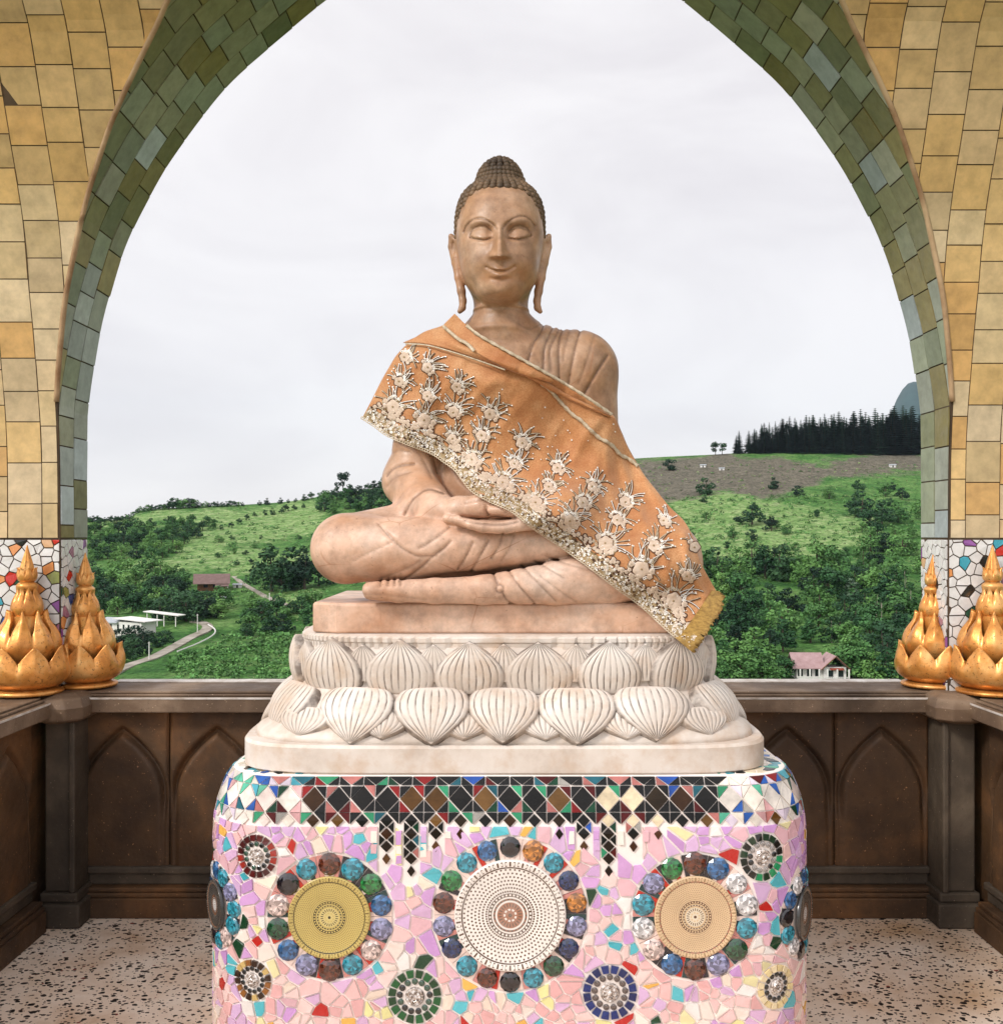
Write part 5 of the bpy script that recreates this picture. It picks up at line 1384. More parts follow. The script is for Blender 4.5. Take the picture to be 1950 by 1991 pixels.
def build_body(fd):
    c = fd.cone
    # trunk
    fd.ell(P(975, 770, 3.29), (rr(150,3.29), .165, rr(150,3.29)), .05); fd.ell(P(975, 930, 3.29), (rr(126,3.29), .16, rr(140,3.29)), .06)
    for sx in (-1, 1):
        X_ = lambda a: 974+sx*a
        sa_, sy_, sr_ = (146, 724, 77) if sx > 0 else (128, 730, 61)
        c(P(X_(sa_), sy_, 3.27), P(X_(38), 706, 3.25), rr(sr_,3.27), rr(78 if sx > 0 else 70,3.25), .05)
        c(P(X_(sa_+4), sy_-2, 3.27), P(X_(181 if sx > 0 else 170), 935, 3.25), rr(sr_-2,3.27), rr(50,3.25), .03)
        c(P(X_(181), 935, 3.25), P(X_(118), 996, 3.02), rr(50,3.25), rr(34,3.02), .03)
        c(P(X_(150), 985, 3.10), P(X_(124), 996, 3.00), rr(46,3.1), rr(40,3.0), .006)       # sleeve cuff
    c(P(974, 640, 3.21), P(974, 700, 3.26), rr(60,3.2), rr(118,3.26), .05)
    c(P(974, 560, 3.235), P(974, 645, 3.225), rr(52,3.2), rr(55,3.2), .006)
    for y, q in ((604, 55), (623, 56)): fd.ell(P(974, y, 3.21), (rr(q,3.2), rr(q*1.0,3.2), rr(9.5,3.2)), .006)  # folds of the neck
    fd.ell(P(974, 646, 3.215), (rr(70,3.2), rr(66,3.2), rr(10,3.2)), .012)
    # legs: the shin on top runs from the left knee, the one beneath from the right knee to the foot at the left
    c(P(676, 1066, 3.02), P(885, 1040, 3.28), rr(66,3.0), rr(82,3.28), .04)
    fd.chain([P(672, 1067, 3.00), P(790, 1066, 2.96), P(930, 1060, 2.945), P(1090, 1052, 2.95)], [rr(67,3.0), rr(59,2.96), rr(47,2.94), rr(34,2.95)], .02)
    c(P(1298, 1082, 3.04), P(1080, 1040, 3.28), rr(66,3.0), rr(82,3.28), .04)
    fd.ell(P(975, 1075, 3.20), (.36, .24, rr(62,3.2)), .05)
    c(P(740, 1112, 3.14), P(1230, 1112, 3.14), rr(36,3.1), rr(36,3.1), .02)
    fd.chain([P(1300, 1098, 3.01), P(1190, 1118, 2.95), P(1080, 1134, 2.92), P(940, 1147, 2.90), P(845, 1149, 2.895), P(775, 1149, 2.89), P(722, 1149, 2.885)],
             [rr(66,3.0), rr(56,2.95), rr(42,2.92), rr(28,2.9), rr(24,2.9), rr(22,2.89), rr(18,2.88)], .012)
    for x, y, q in ((716, 1143, 11), (744, 1134, 8.5), (757, 1133, 7.5), (769, 1133, 7), (780, 1134, 6.5)): fd.ell(P(x, y, 2.895), (rr(q,2.9), .02, rr(q*.9,2.9)), .004)
    # the hand lying uppermost: cuff, back of the hand, fingers running under the cloth
    fd.chain([P(856, 998, 2.985), P(893, 993, 2.95), P(935, 985, 2.925), P(965, 986, 2.92)], [rr(27,2.98), rr(27,2.95), rr(24,2.92), rr(20,2.92)], .015)
    for k, (y, d, l_) in enumerate(((983, 2.965, 78), (984, 2.945, 90), (987, 2.925, 92), (991, 2.908, 84))):
        fd.chain([P(948, y, d), P(948+l_*.45, y-1, d-.004), P(948+l_*.8, y+5, d), P(948+l_, y+10, d+.006)], [rr(12.5,d), rr(11,d), rr(9.5,d), rr(7,d)], .004)
    # thumb of the other hand, tip to the left, and its fingers cradling from below
    fd.chain([P(953, 992, 2.884), P(975, 993, 2.876), P(1006, 1000, 2.878), P(1050, 1010, 2.90)], [rr(10,2.88), rr(11.5,2.88), rr(12,2.88), rr(18,2.9)], .002)
    fd.chain([P(893, 1011, 2.862), P(915, 1018, 2.852), P(940, 1024, 2.848), P(978, 1026, 2.848), P(1012, 1018, 2.86), P(1050, 1010, 2.88)], [rr(9,2.86), rr(11.5,2.85), rr(12.5,2.85), rr(13,2.85), rr(15,2.86), rr(20,2.9)], .002)
    for k, (x, d) in enumerate(((879, 2.870), (868, 2.905), (872, 2.925))):
        fd.chain([P(x, 1009-k, d), P(x+30, 1017, d), P(x+80, 1022, d), P(1040, 1014, d)], [rr(9,d), rr(11,d), rr(12,d), rr(14,d)], .002)
    fd.ell(P(1075, 1005, 2.94), (rr(52,2.94), .07, rr(26,2.94)), .02)
    # head
    HX = 972
    fd.ell(P(HX, 452, 3.20), (rr(84,3.2), .160, rr(92,3.2)), .02, 2.2)
    fd.ell(P(HX, 492, 3.175), (rr(79,3.17), .150, rr(94,3.17)), .03, 2.35)
    fd.ell(P(HX, 525, 3.14), (rr(64,3.14), .120, rr(62,3.14)), .03)
    fd.ell(P(HX+1, 560, 3.105), (rr(44,3.1), .078, rr(27,3.1)), .02)
    for sx in (-1, 1):                                                # ears with long lobes
        E_ = lambda a, y, d: P(HX+sx*a, y, d)
        fd.chain([E_(84, 470, 3.19), E_(95, 459, 3.20), E_(95, 480, 3.205), E_(88, 512, 3.20), E_(82, 538, 3.19)], [rr(4,3.2), rr(5,3.2), rr(6,3.2), rr(6,3.2), rr(6,3.2)], .004)
        fd.chain([E_(80, 462, 3.20), E_(82, 500, 3.195), E_(78, 540, 3.19)], [rr(8,3.2), rr(8,3.2), rr(7,3.2)], .006)
        fd.chain([E_(84, 500, 3.19), E_(80, 540, 3.185), E_(75, 566, 3.18), E_(72, 585, 3.175), E_(73, 598, 3.17), E_(78, 605, 3.165)], [rr(7,3.2), rr(8,3.2), rr(8,3.2), rr(7,3.2), rr(6.5,3.2), rr(5,3.2)], .006)
BODY_LINES = [
 ([(1059,622),(1052,645),(1036,671),(1026,706)],1), ([(1081,626),(1069,649),(1059,675),(1056,720)],1), ([(1092,632),(1080,654),(1069,681),(1071,722)],.8),
 ([(1098,634),(1087,665),(1087,738)],1), ([(1110,637),(1100,668),(1094,700)],.5), ([(1129,640),(1119,673),(1104,752)],1), ([(1155,652),(1141,702),(1125,745)],.5),
 ([(1180,692),(1160,723),(1133,771)],1), ([(1048,655),(1020,690)],.5), ([(1008,630),(1030,640),(1052,630)],.6),
 ([(736,1020),(752,1038),(778,1063),(800,1076),(815,1082),(847,1080)],.8), ([(877,1052),(862,1068),(844,1080),(807,1112),(776,1131)],.9),
 ([(920,1055),(907,1080),(890,1106)],.9), ([(950,1052),(934,1080),(916,1110)],.8), ([(978,1035),(971,1060),(955,1085)],.8), ([(1000,1040),(990,1066),(975,1090)],.6),
 ([(875,1025),(840,1052),(815,1066)],.7), ([(760,1055),(710,1078),(688,1090)],.4), ([(832,1082),(790,1105),(740,1125)],.4),
 ([(988,1108),(1010,1140),(1039,1172)],.9), ([(1014,1100),(1045,1132),(1080,1168)],.8), ([(1039,1090),(1066,1106),(1096,1124)],.7), ([(1060,1080),(1100,1096),(1150,1110)],.5), ([(1050,1120),(1090,1150),(1120,1170)],.5),
 ([(960,1118),(968,1138)],1), ([(977,1152),(985,1166),(1000,1177)],1),
 ([(753,926),(763,914),(780,906),(806,903)],.9), ([(752,946),(770,928),(800,918)],.5), ([(787,1002),(800,976),(819,958),(838,952),(862,960)],1), ([(815,850),(838,880),(850,920)],.6), ([(790,860),(820,890),(840,930)],.4),
 ([(756,884),(778,876),(800,880)],.4), ([(890,880),(905,920),(935,950)],.6), ([(870,880),(890,930),(920,960)],.5),
 ([(742,1124),(739,1140)],1), ([(756,1124),(754,1139)],1), ([(768,1124),(767,1139)],1), ([(779,1124),(779,1138)],.8),
 ([(898,1004),(930,1009),(965,1010),(1003,1008)],1), ([(905,1013),(935,1019),(975,1021),(1008,1015)],.8), ([(905,978),(935,972),(962,975)],.5), ([(946,985),(946,994),(950,1000)],.9),
 ([(699,1155),(760,1158),(830,1166)],.3)]
FACE_LINES = [([(902,452),(906,441),(914,431),(924,425),(936,424),(948,428),(958,435),(966,445)],.0046,2.0), ([(977,445),(985,434),(997,425),(1010,420),(1022,421),(1032,428),(1040,440)],.0046,2.0),
 ([(914,462),(924,464),(936,466),(948,465),(959,462)],.0060,1.9), ([(988,463),(999,465),(1010,465),(1022,462),(1033,458)],.0060,1.9),
 ([(913,458),(920,444),(932,438),(945,439),(957,450)],.0018,2.0), ([(989,450),(999,439),(1012,437),(1024,442),(1033,455)],.0018,2.0),
 ([(945,518.5),(952,522.5),(962,526),(973,527),(985,525.5),(994,522),(1001,517.5)],.0068,2.1), ([(955,541),(973,545),(990,541)],.0028,3.2)]
def face_relief(u, v):
    """height, in metres, of the carved features over the plain head, as seen from the front"""
    G = lambda cx, cy_, sx, sy, p=1.0: np.exp(-((np.abs(u-cx)/sx)**2+(np.abs(v-cy_)/sy)**2)**p)
    h = np.zeros(np.broadcast(u, v).shape, np.float32)
    t = np.clip((v-438)/58, 0, 1); sg = 5.5+6.5*t**1.6
    nose = (.008+.031*t**1.15)*np.exp(-(np.abs(u-971)/sg)**2.6)*sstep(504, 497, v)*sstep(428, 446, v); h = h+nose
    h = h+.012*G(957, 496, 7.5, 6)+.012*G(985, 496, 7.5, 6)+.005*G(971, 499, 8, 6)
    for cx in (936, 1010):
        h = h-.016*G(cx, 450, 25, 15); h = h-.014*G(cx+(16 if cx < 970 else -16), 453, 8, 13)
        r2 = ((u-cx)/21)**2+((v-455)/11.5)**2; h = h+.0125*np.sqrt(np.clip(1-r2, 0, 1)); h = h+.003*G(cx, 471, 16, 4)
    h = h+.004*G(936, 430, 26, 8)+.004*G(1010, 427, 26, 8)
    h = h+.008*G(973, 526, 27, 15)+.0052*G(973, 522.5, 17, 3.6)+.0068*G(973, 535, 15, 5)-.003*G(973, 510, 4, 6)
    h = h+.010*G(973, 566, 20, 13)+.003*G(926, 505, 22, 22)+.003*G(1019, 505, 22, 22)-.003*G(938, 528, 6, 8)-.003*G(1008, 527, 6, 8)
    for pts, dep, wd in FACE_LINES: h = h-dep*np.exp(-(seg_dist(u, v, pts)/wd)**2)
    h = h+.002*np.exp(-(np.hypot(u-973, v-405)/2.5)**2)
    return h
def relief(fd, front_y, kind):
    X_, Y_, Z_ = fd.ax[0][:, None, None], fd.ax[1][None, :, None], fd.ax[2][None, None, :]
    m = np.abs(fd.F) < .05; I = np.nonzero(m); x, y, z = fd.ax[0][I[0]], fd.ax[1][I[1]], fd.ax[2][I[2]]
    u = CX+F*x/y; v = CY-F*(z-EYE)/y
    if kind == 'face':
        fr = sstep(3.19, 3.12, y)*sstep(80, 70, np.abs(u-972)); fd.F[I] -= (face_relief(u, v)*fr).astype(np.float32)
    else:
        g_ = np.zeros(u.shape, np.float32); fr = y < front_y
        for pts, s_ in BODY_LINES:
            c_ = cat_curve(pts, 14) if len(pts) > 2 else np.array(pts); g_ = np.maximum(g_, s_*np.exp(-(seg_dist(u, v, c_)/2.9)**2))
        ringd = np.abs(np.hypot(u-972, v-1145)-7.5); g_ = np.maximum(g_, .9*np.exp(-(ringd/2)**2))
        fd.F[I] += (.0065*g_*fr).astype(np.float32)
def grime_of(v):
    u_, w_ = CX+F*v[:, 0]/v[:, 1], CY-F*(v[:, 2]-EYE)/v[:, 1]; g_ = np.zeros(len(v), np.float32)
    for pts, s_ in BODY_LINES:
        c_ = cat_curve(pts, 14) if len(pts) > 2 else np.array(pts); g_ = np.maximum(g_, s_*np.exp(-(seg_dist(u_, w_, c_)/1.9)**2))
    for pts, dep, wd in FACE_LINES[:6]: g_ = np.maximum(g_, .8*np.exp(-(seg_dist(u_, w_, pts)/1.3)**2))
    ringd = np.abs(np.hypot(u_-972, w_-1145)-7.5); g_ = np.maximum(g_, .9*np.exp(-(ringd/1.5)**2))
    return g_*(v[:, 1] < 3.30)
ZN = EYE-(634-CY)/F*3.2                                             # the two grids meet at the foot of the neck
fb = Field((-.66, 2.78, 1.385), (.66, 3.56, ZN+.02), .0047); build_body(fb); relief(fb, 3.32, 'body')
fh = Field((-.20, 2.96, ZN-.02), (.20, 3.42, 2.72), .0034); build_body(fh); relief(fh, 3.3, 'face'); relief(fh, 3.3, 'body')
fb.F[:, :, fb.ax[2] > ZN+.016] = 1.0; fh.F[:, :, fh.ax[2] < ZN-.016] = 1.0
def open_cap(v, f, z, up):
    c = v[f].mean(1)[:, 2]; return f[(c < z) if up else (c > z)]
vb, fbq = fb.mesh(); vh, fhq = fh.mesh()
fbq = open_cap(vb, fbq, ZN+.008, True); fhq = open_cap(vh, fhq, ZN-.008, False)
def mat_stone():
    m = Mat('pink_sandstone', .42, 0, .45)
    z = m.n('ShaderNodeSeparateXYZ'); m.l(m.co(), z.inputs[0])
    pale = m.ramp(m.noise(4.5, 7, .62), [(.28, (.44,.23,.135)), (.48, (.65,.42,.30)), (.72, (.77,.585,.47))])
    brown = m.ramp(m.noise(5.5, 7, .65), [(.28, (.21,.10,.048)), (.46, (.40,.225,.125)), (.70, (.60,.41,.285))])
    # the upper part is the browner, more weathered block; the border between the two wanders
    f_ = m.ramp(m.math('ADD', z.outputs[2], m.math('MULTIPLY', m.math('SUBTRACT', m.noise(3, 4), .5), .5)), [(1.62/4, 0), (1.95/4, 1)])
    zz_ = m.n('ShaderNodeMath'); zz_.operation = 'MULTIPLY'; zz_.inputs[1].default_value = .25
    f_ = m.ramp(m.math('MULTIPLY', m.math('ADD', z.outputs[2], m.math('MULTIPLY', m.math('SUBTRACT', m.noise(3, 4), .5), .5)), .25), [(1.60/4, 0), (1.92/4, 1)])
    c = m.mix(f_, pale, brown)
    c = m.mix(1, c, m.ramp(m.noise(17, 6, .7), [(.32, .68), (.60, 1.08)]), 'MULTIPLY')
    c = m.mix(m.ramp(m.noise(2.6, 6, .65, (1, 1, 1.6)), [(.50, 0), (.70, .6)]), c, (.50,.22,.09))        # orange iron stain
    c = m.mix(m.ramp(m.noise(95, 3, .6), [(.66, 0), (.73, .55)]), c, (.17,.08,.04))                      # pits
    v_ = m.voro(3.2, 'DISTANCE_TO_EDGE', 'Distance', (1, 1, 1.7)); v_ = m.math('MULTIPLY', m.math('LESS_THAN', v_, .006), m.ramp(m.noise(4, 3), [(.5, 0), (.58, .5)]))
    c = m.mix(v_, c, (.36,.15,.07))
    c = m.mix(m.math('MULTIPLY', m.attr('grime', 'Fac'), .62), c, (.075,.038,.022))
    m.base(c); m.rough(m.ramp(m.noise(12, 5), [(.3, .30), (.7, .55)])); m.bump(m.noise(60, 6, .7), .16, .003); return m.m
M_STONE = mat_stone()
st = thing('seated_statue', (0, 3.2, 1.32), 'seated pink stone figure with closed eyes and hands in its lap', 'statue')
vall = np.vstack([vb, vh]); fall = np.vstack([fbq, fhq+len(vb)])
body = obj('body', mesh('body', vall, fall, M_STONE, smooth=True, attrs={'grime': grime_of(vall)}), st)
sm = body.modifiers.new('soften', 'SMOOTH'); sm.factor = .35; sm.iterations = 2
# seat slab under the figure
mb = MB(); y0, y1 = 2.915, 3.56; xl, xr = P(607, 1172, 2.95)[0], P(1343, 1172, 2.95)[0]; cf_ = .075
sl_ = lambda z, o_: [(xl+cf_-o_*.4, y0-o_, z), (xr-cf_+o_*.4, y0-o_, z), (xr+o_, y0+.045, z), (xr+o_, y1, z), (xl-o_, y1, z), (xl-o_, y0+.045, z)]
mb.loft([sl_(1.3205, -.004), sl_(1.325, 0), sl_(1.400, 0), sl_(1.407, -.006)]); seat = mb.build('seat_slab', M_STONE, st, bevel=.004)
# hair: rows of small curls over a cap that rises to a topknot
HP = [(311.5,2),(313,14),(318,22),(326,31),(338,38),(350,42),(360,46),(367,52),(374,61),(384,70),(396,76),(412,80.5),(430,82.5),(450,83),(470,82.5)]
hp = np.array(HP, float); hs = np.r_[0, np.cumsum(np.hypot(np.diff(hp[:, 0]), np.diff(hp[:, 1])))]
HD = 3.205
def hair_pt(s, a, off=0):
    py, w2 = np.interp(s, hs, hp[:, 0]), np.interp(s, hs, hp[:, 1])+off; r = rr(w2, HD); back = 1.0
    c = P(972, py, HD); yy = -math.cos(a)*r*np.interp(py, [311, 350, 392, 460], [1.0, 1.02, 1.06, 1.13])
    if math.cos(a) < 0: yy *= 1.12
    return np.array([c[0]+r*math.sin(a), HD+.0+yy*1.0, c[2]]), py
def hair_ok(py, a):
    a = abs((a+math.pi) % (2*math.pi)-math.pi)
    lim = np.interp(a, [0, .45, .75, 1.0, 1.25, 1.5, 3.15], [392, 391, 400, 430, 462, 470, 470]); return py < lim
vs, fs = [], []; NA, NS = 96, 60
for k in range(NA):
    for j in range(NS): vs.append(hair_pt(hs[-1]*j/(NS-1), 2*math.pi*k/NA, -1.5)[0])
for k in range(NA):
    for j in range(NS-1):
        py = hair_pt(hs[-1]*(j+1)/(NS-1), 0)[1]
        if hair_ok(py, 2*math.pi*(k+.5)/NA): k2 = (k+1) % NA; fs.append([k*NS+j, k*NS+j+1, k2*NS+j+1, k2*NS+j])
# the crown scales back onto the skull: bring the shell's depth to the head's depth
ico = bmesh.new(); bmesh.ops.create_icosphere(ico, subdivisions=2, radius=1); iv = np.array([v.co for v in ico.verts]); ifc = [[v.index for v in f.verts] for f in ico.faces]; ico.free()
ncol = 34
for row, s in enumerate(np.arange(4, hs[-1]-2, 9.6)):
    for k in range(ncol):
        if s < 22 and k % 3: continue
        if s < 48 and s >= 22 and k % 2: continue
        a = 2*math.pi*k/ncol
        p, py = hair_pt(s, a)
        if not hair_ok(py+2, a): continue
        rad = rr(7.2 if s > 40 else 6.6, HD)*random.uniform(.92, 1.06); n0 = len(vs); sp_ = random.uniform(0, 6)
        q = iv*rad; vs += list(p+q); fs += [[n0+i for i in f] for f in ifc]
def mat_hair():
    m = Mat('dark_weathered_stone', .55, 0, .35)
    c = m.ramp(m.noise(9, 6, .65), [(.28, (.035,.022,.013)), (.5, (.120,.074,.040)), (.74, (.33,.20,.11))])
    m.base(c); m.bump(m.noise(110, 4), .3, .003); return m.m
hair = obj('hair', mesh('hair', vs, fs, mat_hair(), smooth=True), st)
# ------------------------------------------------------------------ the embroidered orange cloth over the shoulder
UP_ = [(884,611),(903,630),(926,648),(962,668),(1000,690),(1046,716),(1090,743),(1140,774),(1190,806),(1207,838),(1222,872),(1250,920),(1276,954),(1302,986),(1330,1014),(1347,1046),(1360,1090),(1382,1132),(1398,1160),(1404,1176)]
LO_ = [(705,812),(728,827),(753,845),(792,862),(839,880),(862,895),(885,912),(902,934),(919,954),(952,973),(978,984),(1003,998),(1036,1025),(1087,1059),(1146,1101),(1200,1143),(1247,1177),(1297,1223),(1320,1242),(1343,1262)]
NT, NSS = 260, 120
Uc, Lc = cat_curve(UP_, NT), cat_curve(LO_, NT)
# the left edge bows outwards over the arm
Lft = cat_curve([(884,611),(862,632),(826,645),(798,664),(772,690),(757,714),(742,740),(726,772),(705,812)], NSS)
Rgt = cat_curve([(1404,1176),(1398,1194),(1381,1212),(1368,1234),(1352,1250),(1343,1262)], NSS)
tt, ss = np.linspace(0, 1, NT)[:, None, None], np.linspace(0, 1, NSS)[None, :, None]
G = (1-ss)*Uc[:, None]+ss*Lc[:, None]+(1-tt)*Lft[None]+tt*Rgt[None]-((1-ss)*(1-tt)*Uc[0]+(1-ss)*tt*Uc[-1]+ss*(1-tt)*Lc[0]+ss*tt*Lc[-1])
for o_ in (seat,): pass
dg = bpy.context.evaluated_depsgraph_get()
bv = [BVHTree.FromPolygons([tuple(q) for q in vall], fall.tolist())]
for nm in [seat]+[c_ for c_ in th_.children if c_.name.split('.')[0] in ('fluted_rim', 'core', 'slab')]:
    me = nm.data; bv.append(BVHTree.FromPolygons([tuple(v.co) for v in me.vertices], [list(p.vertices) for p in me.polygons]))
def obst(px, py):
    d = Vector(P(px, py, 1.0)-np.array([0, 0, EYE])); k = d.length; d.normalize(); best = 9.0
    for b in bv:
        h = b.ray_cast(Vector((0, 0, EYE)), d)
        if h[0] is not None: best = min(best, h[0].y)
    return best
GX, GY = np.arange(680, 1440, 4.0), np.arange(590, 1290, 4.0)
OB = np.array([[obst(x, y) for y in GY] for x in GX])
def bil(A_, px, py):
    i = np.clip((px-GX[0])/4, 0, len(GX)-1.001); j = np.clip((py-GY[0])/4, 0, len(GY)-1.001); a, b = i.astype(int), j.astype(int); f, g_ = i-a, j-b
    return A_[a, b]*(1-f)*(1-g_)+A_[a+1, b]*f*(1-g_)+A_[a, b+1]*(1-f)*g_+A_[a+1, b+1]*f*g_
# shrink-wrap with tension: the cloth lies in front of everything it touches and bridges the hollows
ob = OB.copy(); ob[:, GY > 1236] = np.minimum(ob[:, GY > 1236], 2.815)
hit = ob < 8
Y = np.where(hit, ob, np.nan)
for _ in range(60):                                               # fill where nothing lies behind, from the neighbours
    bad = np.isnan(Y)
    if not bad.any(): break
    p_ = np.pad(Y, 1, mode='edge'); nb = np.stack([p_[:-2,1:-1], p_[2:,1:-1], p_[1:-1,:-2], p_[1:-1,2:]])
    with np.errstate(all='ignore'): m_ = np.nanmean(nb, 0)
    Y[bad] = m_[bad]
Y = np.where(np.isnan(Y), 3.1, Y); cap_ = np.where(hit, ob-.012, 9.0)
for it in range(420):
    p_ = np.pad(Y, 1, mode='edge'); Y = (p_[:-2,1:-1]+p_[2:,1:-1]+p_[1:-1,:-2]+p_[1:-1,2:])/4+.00016
    Y = np.minimum(Y, cap_)
for it in range(3):
    p_ = np.pad(Y, 1, mode='edge'); Y = np.minimum((p_[:-2,1:-1]+p_[2:,1:-1]+p_[1:-1,:-2]+p_[1:-1,2:]+2*Y)/6, cap_+.006)
FOLDS = [([(1196,812),(1214,860),(1245,920),(1300,1010)],.012,7),([(1192,815),(1205,880),(1225,950),(1262,1040)],.011,9),([(1186,818),(1180,890),(1190,960),(1210,1040)],.009,11),
 ([(1170,812),(1130,860),(1100,930)],.008,12),([(838,640),(900,676),(960,700),(1030,728)],.006,6),([(850,660),(930,690),(1000,716)],.005,5),([(1330,1040),(1340,1100),(1370,1160)],.010,8),
 ([(1040,760),(980,820),(930,880)],.006,14),([(900,700),(860,760),(800,800)],.006,12),([(1100,800),(1060,880),(1040,960)],.007,14),([(1250,960),(1240,1050),(1280,1140)],.009,11),
 ([(1160,900),(1160,980),(1190,1070)],.006,10),([(820,690),(790,730),(745,790)],.006,9),([(960,740),(900,800),(850,850)],.005,10),([(1290,1060),(1300,1130),(1330,1200)],.007,9)]
def fold(px, py):
    h = np.zeros(px.shape)
    for pts, a, wd in FOLDS: h += a*np.exp(-(seg_dist(px, py, cat_curve(pts, 16))/wd)**2)
    h += .012*(fnoise(np.stack([px*.9+py*.5, (py-px*.6)*.35, px*0], -1), .03, 4)-.5)
    return h
px_, py_ = G[..., 0], G[..., 1]
def cloth_y(px, py): return bil(Y, px, py)-.004-fold(px, py)
def cl(px, py, off=0.0):
    y = cloth_y(np.array([float(px)]), np.array([float(py)]))[0]-off; return P(px, py, y)
def PA_(px, py, y): return np.stack([(px-CX)/F*y, y, EYE-(py-CY)/F*y], -1)
def mat_cloth():
    m = Mat('orange_cloth', .62, 0, .3); m.b.inputs['Sheen Weight'].default_value = .25
    c = m.ramp(m.noise(7, 6, .6), [(.28, (.38,.14,.045)), (.5, (.53,.25,.10)), (.72, (.65,.38,.19))])
    c = m.mix(m.ramp(m.noise(240, 2, .5), [(.40, .35), (.60, 0)]), c, (.30,.085,.016)); m.base(c)
    wv = m.n('ShaderNodeTexWave'); wv.inputs['Scale'].default_value = 260; m.l(m.co((1, 1, 1), (0, .7, 0)), wv.inputs[0])
    m.bump(wv.outputs[1], .12, .001); m.bump(m.noise(30, 4), .15, .004); return m.m
M_CLOTH = mat_cloth()
M_LACE = plain('cream_lace', (.66,.56,.42), (.36,.27,.16), .55, scale=70, bump=.3, bscale=300)
M_LACE2 = plain('olive_gold_lace', (.40,.28,.14), (.20,.13,.05), .6, scale=60, bump=.4, bscale=260)
M_PETAL = plain('cream_applique', (.66,.53,.42), (.48,.35,.25), .6, scale=60)
M_DARK = plain('outline_shade_and_dots', (.10,.04,.015), (.05,.02,.008), .8, scale=60)  # painted shade outlining stitches and florets, also dark dots in the lace
M_BEAD = plain('pearl_bead', (.88,.84,.78), (.78,.72,.64), .18, coat=.6)
sa = thing('shawl', P(1040, 900, 2.95), 'orange embroidered shawl with a cream lace hem draped over the stone figure', 'shawl')
yc = cloth_y(px_, py_); V = PA_(px_, py_, yc).reshape(-1, 3)
def sheet(name, V, nu, nv, m, th, parent=sa):
    o = obj(name, mesh(name, V, grid_faces(nu, nv), m, smooth=True), parent)
    so_ = o.modifiers.new('thickness', 'SOLIDIFY'); so_.thickness = th; so_.offset = 0; return o
sheet('cloth', V, NT, NSS, M_CLOTH, .003)
# upper fold: a second layer turned back along the top edge
def band(name, top, bot, m, off, n=150, k=14, th=.003, bulge=.004):
    a, b = cat_curve(top, n), cat_curve(bot, n); s_ = np.linspace(0, 1, k)[None, :, None]; g_ = a[:, None]*(1-s_)+b[:, None]*s_
    y = cloth_y(g_[..., 0], g_[..., 1])-off-bulge*np.sin(np.linspace(0, 1, k)*math.pi)[None, :]
    return sheet(name, PA_(g_[..., 0], g_[..., 1], y).reshape(-1, 3), n, k, m, th)
band('turned_fold', [(846,640),(880,640),(920,664),(975,694),(1040,728),(1100,766),(1150,790),(1188,808)], [(784,666),(826,668),(870,678),(920,694),(980,716),(1030,735),(1080,764),(1186,811)], M_CLOTH, .009)
band('collar_fold', [(884,610),(905,630),(930,650),(980,678),(1030,707),(1080,737)], [(862,632),(890,656),(922,682),(966,708),(1010,726),(1072,744)], M_CLOTH, .019)
def ribbon(name, pts, w_, m, off, n=120, scal=0):
    c_ = cat_curve(pts, n); t = np.gradient(c_, axis=0); t /= np.linalg.norm(t, axis=1)[:, None]; nrm = np.stack([-t[:, 1], t[:, 0]], 1)
    ww = w_*(1+(.18*np.sin(np.arange(n)*scal) if scal else 0)); ww = np.broadcast_to(ww, (n,))[:, None]
    g_ = np.stack([c_-nrm*ww/2, c_, c_+nrm*ww/2], 1); y = cloth_y(g_[..., 0], g_[..., 1])-off; y[:, 1] -= .002
    return sheet(name, PA_(g_[..., 0], g_[..., 1], y).reshape(-1, 3), n, 3, m, .002)
ribbon('edge_trim', [(907,632),(932,652),(980,679),(1030,707),(1090,741),(1140,772),(1190,806)], 5.5, M_LACE, .026, scal=.9)
ribbon('edge_trim', [(861,633),(877,647),(893,660),(908,668),(922,682)], 6, M_LACE, .030, scal=1.1)
ribbon('edge_trim', [(788,668),(830,671),(872,682),(922,698),(982,719)], 2.4, M_LACE, .019)
zz1 = [(1052,746),(1068,757),(1090,782),(1112,805),(1130,818),(1148,836),(1166,852),(1178,858),(1192,868),(1206,884),(1222,892),(1240,906)]
ribbon('edge_trim', zz1, 6.5, M_LACE, .006, scal=.8)
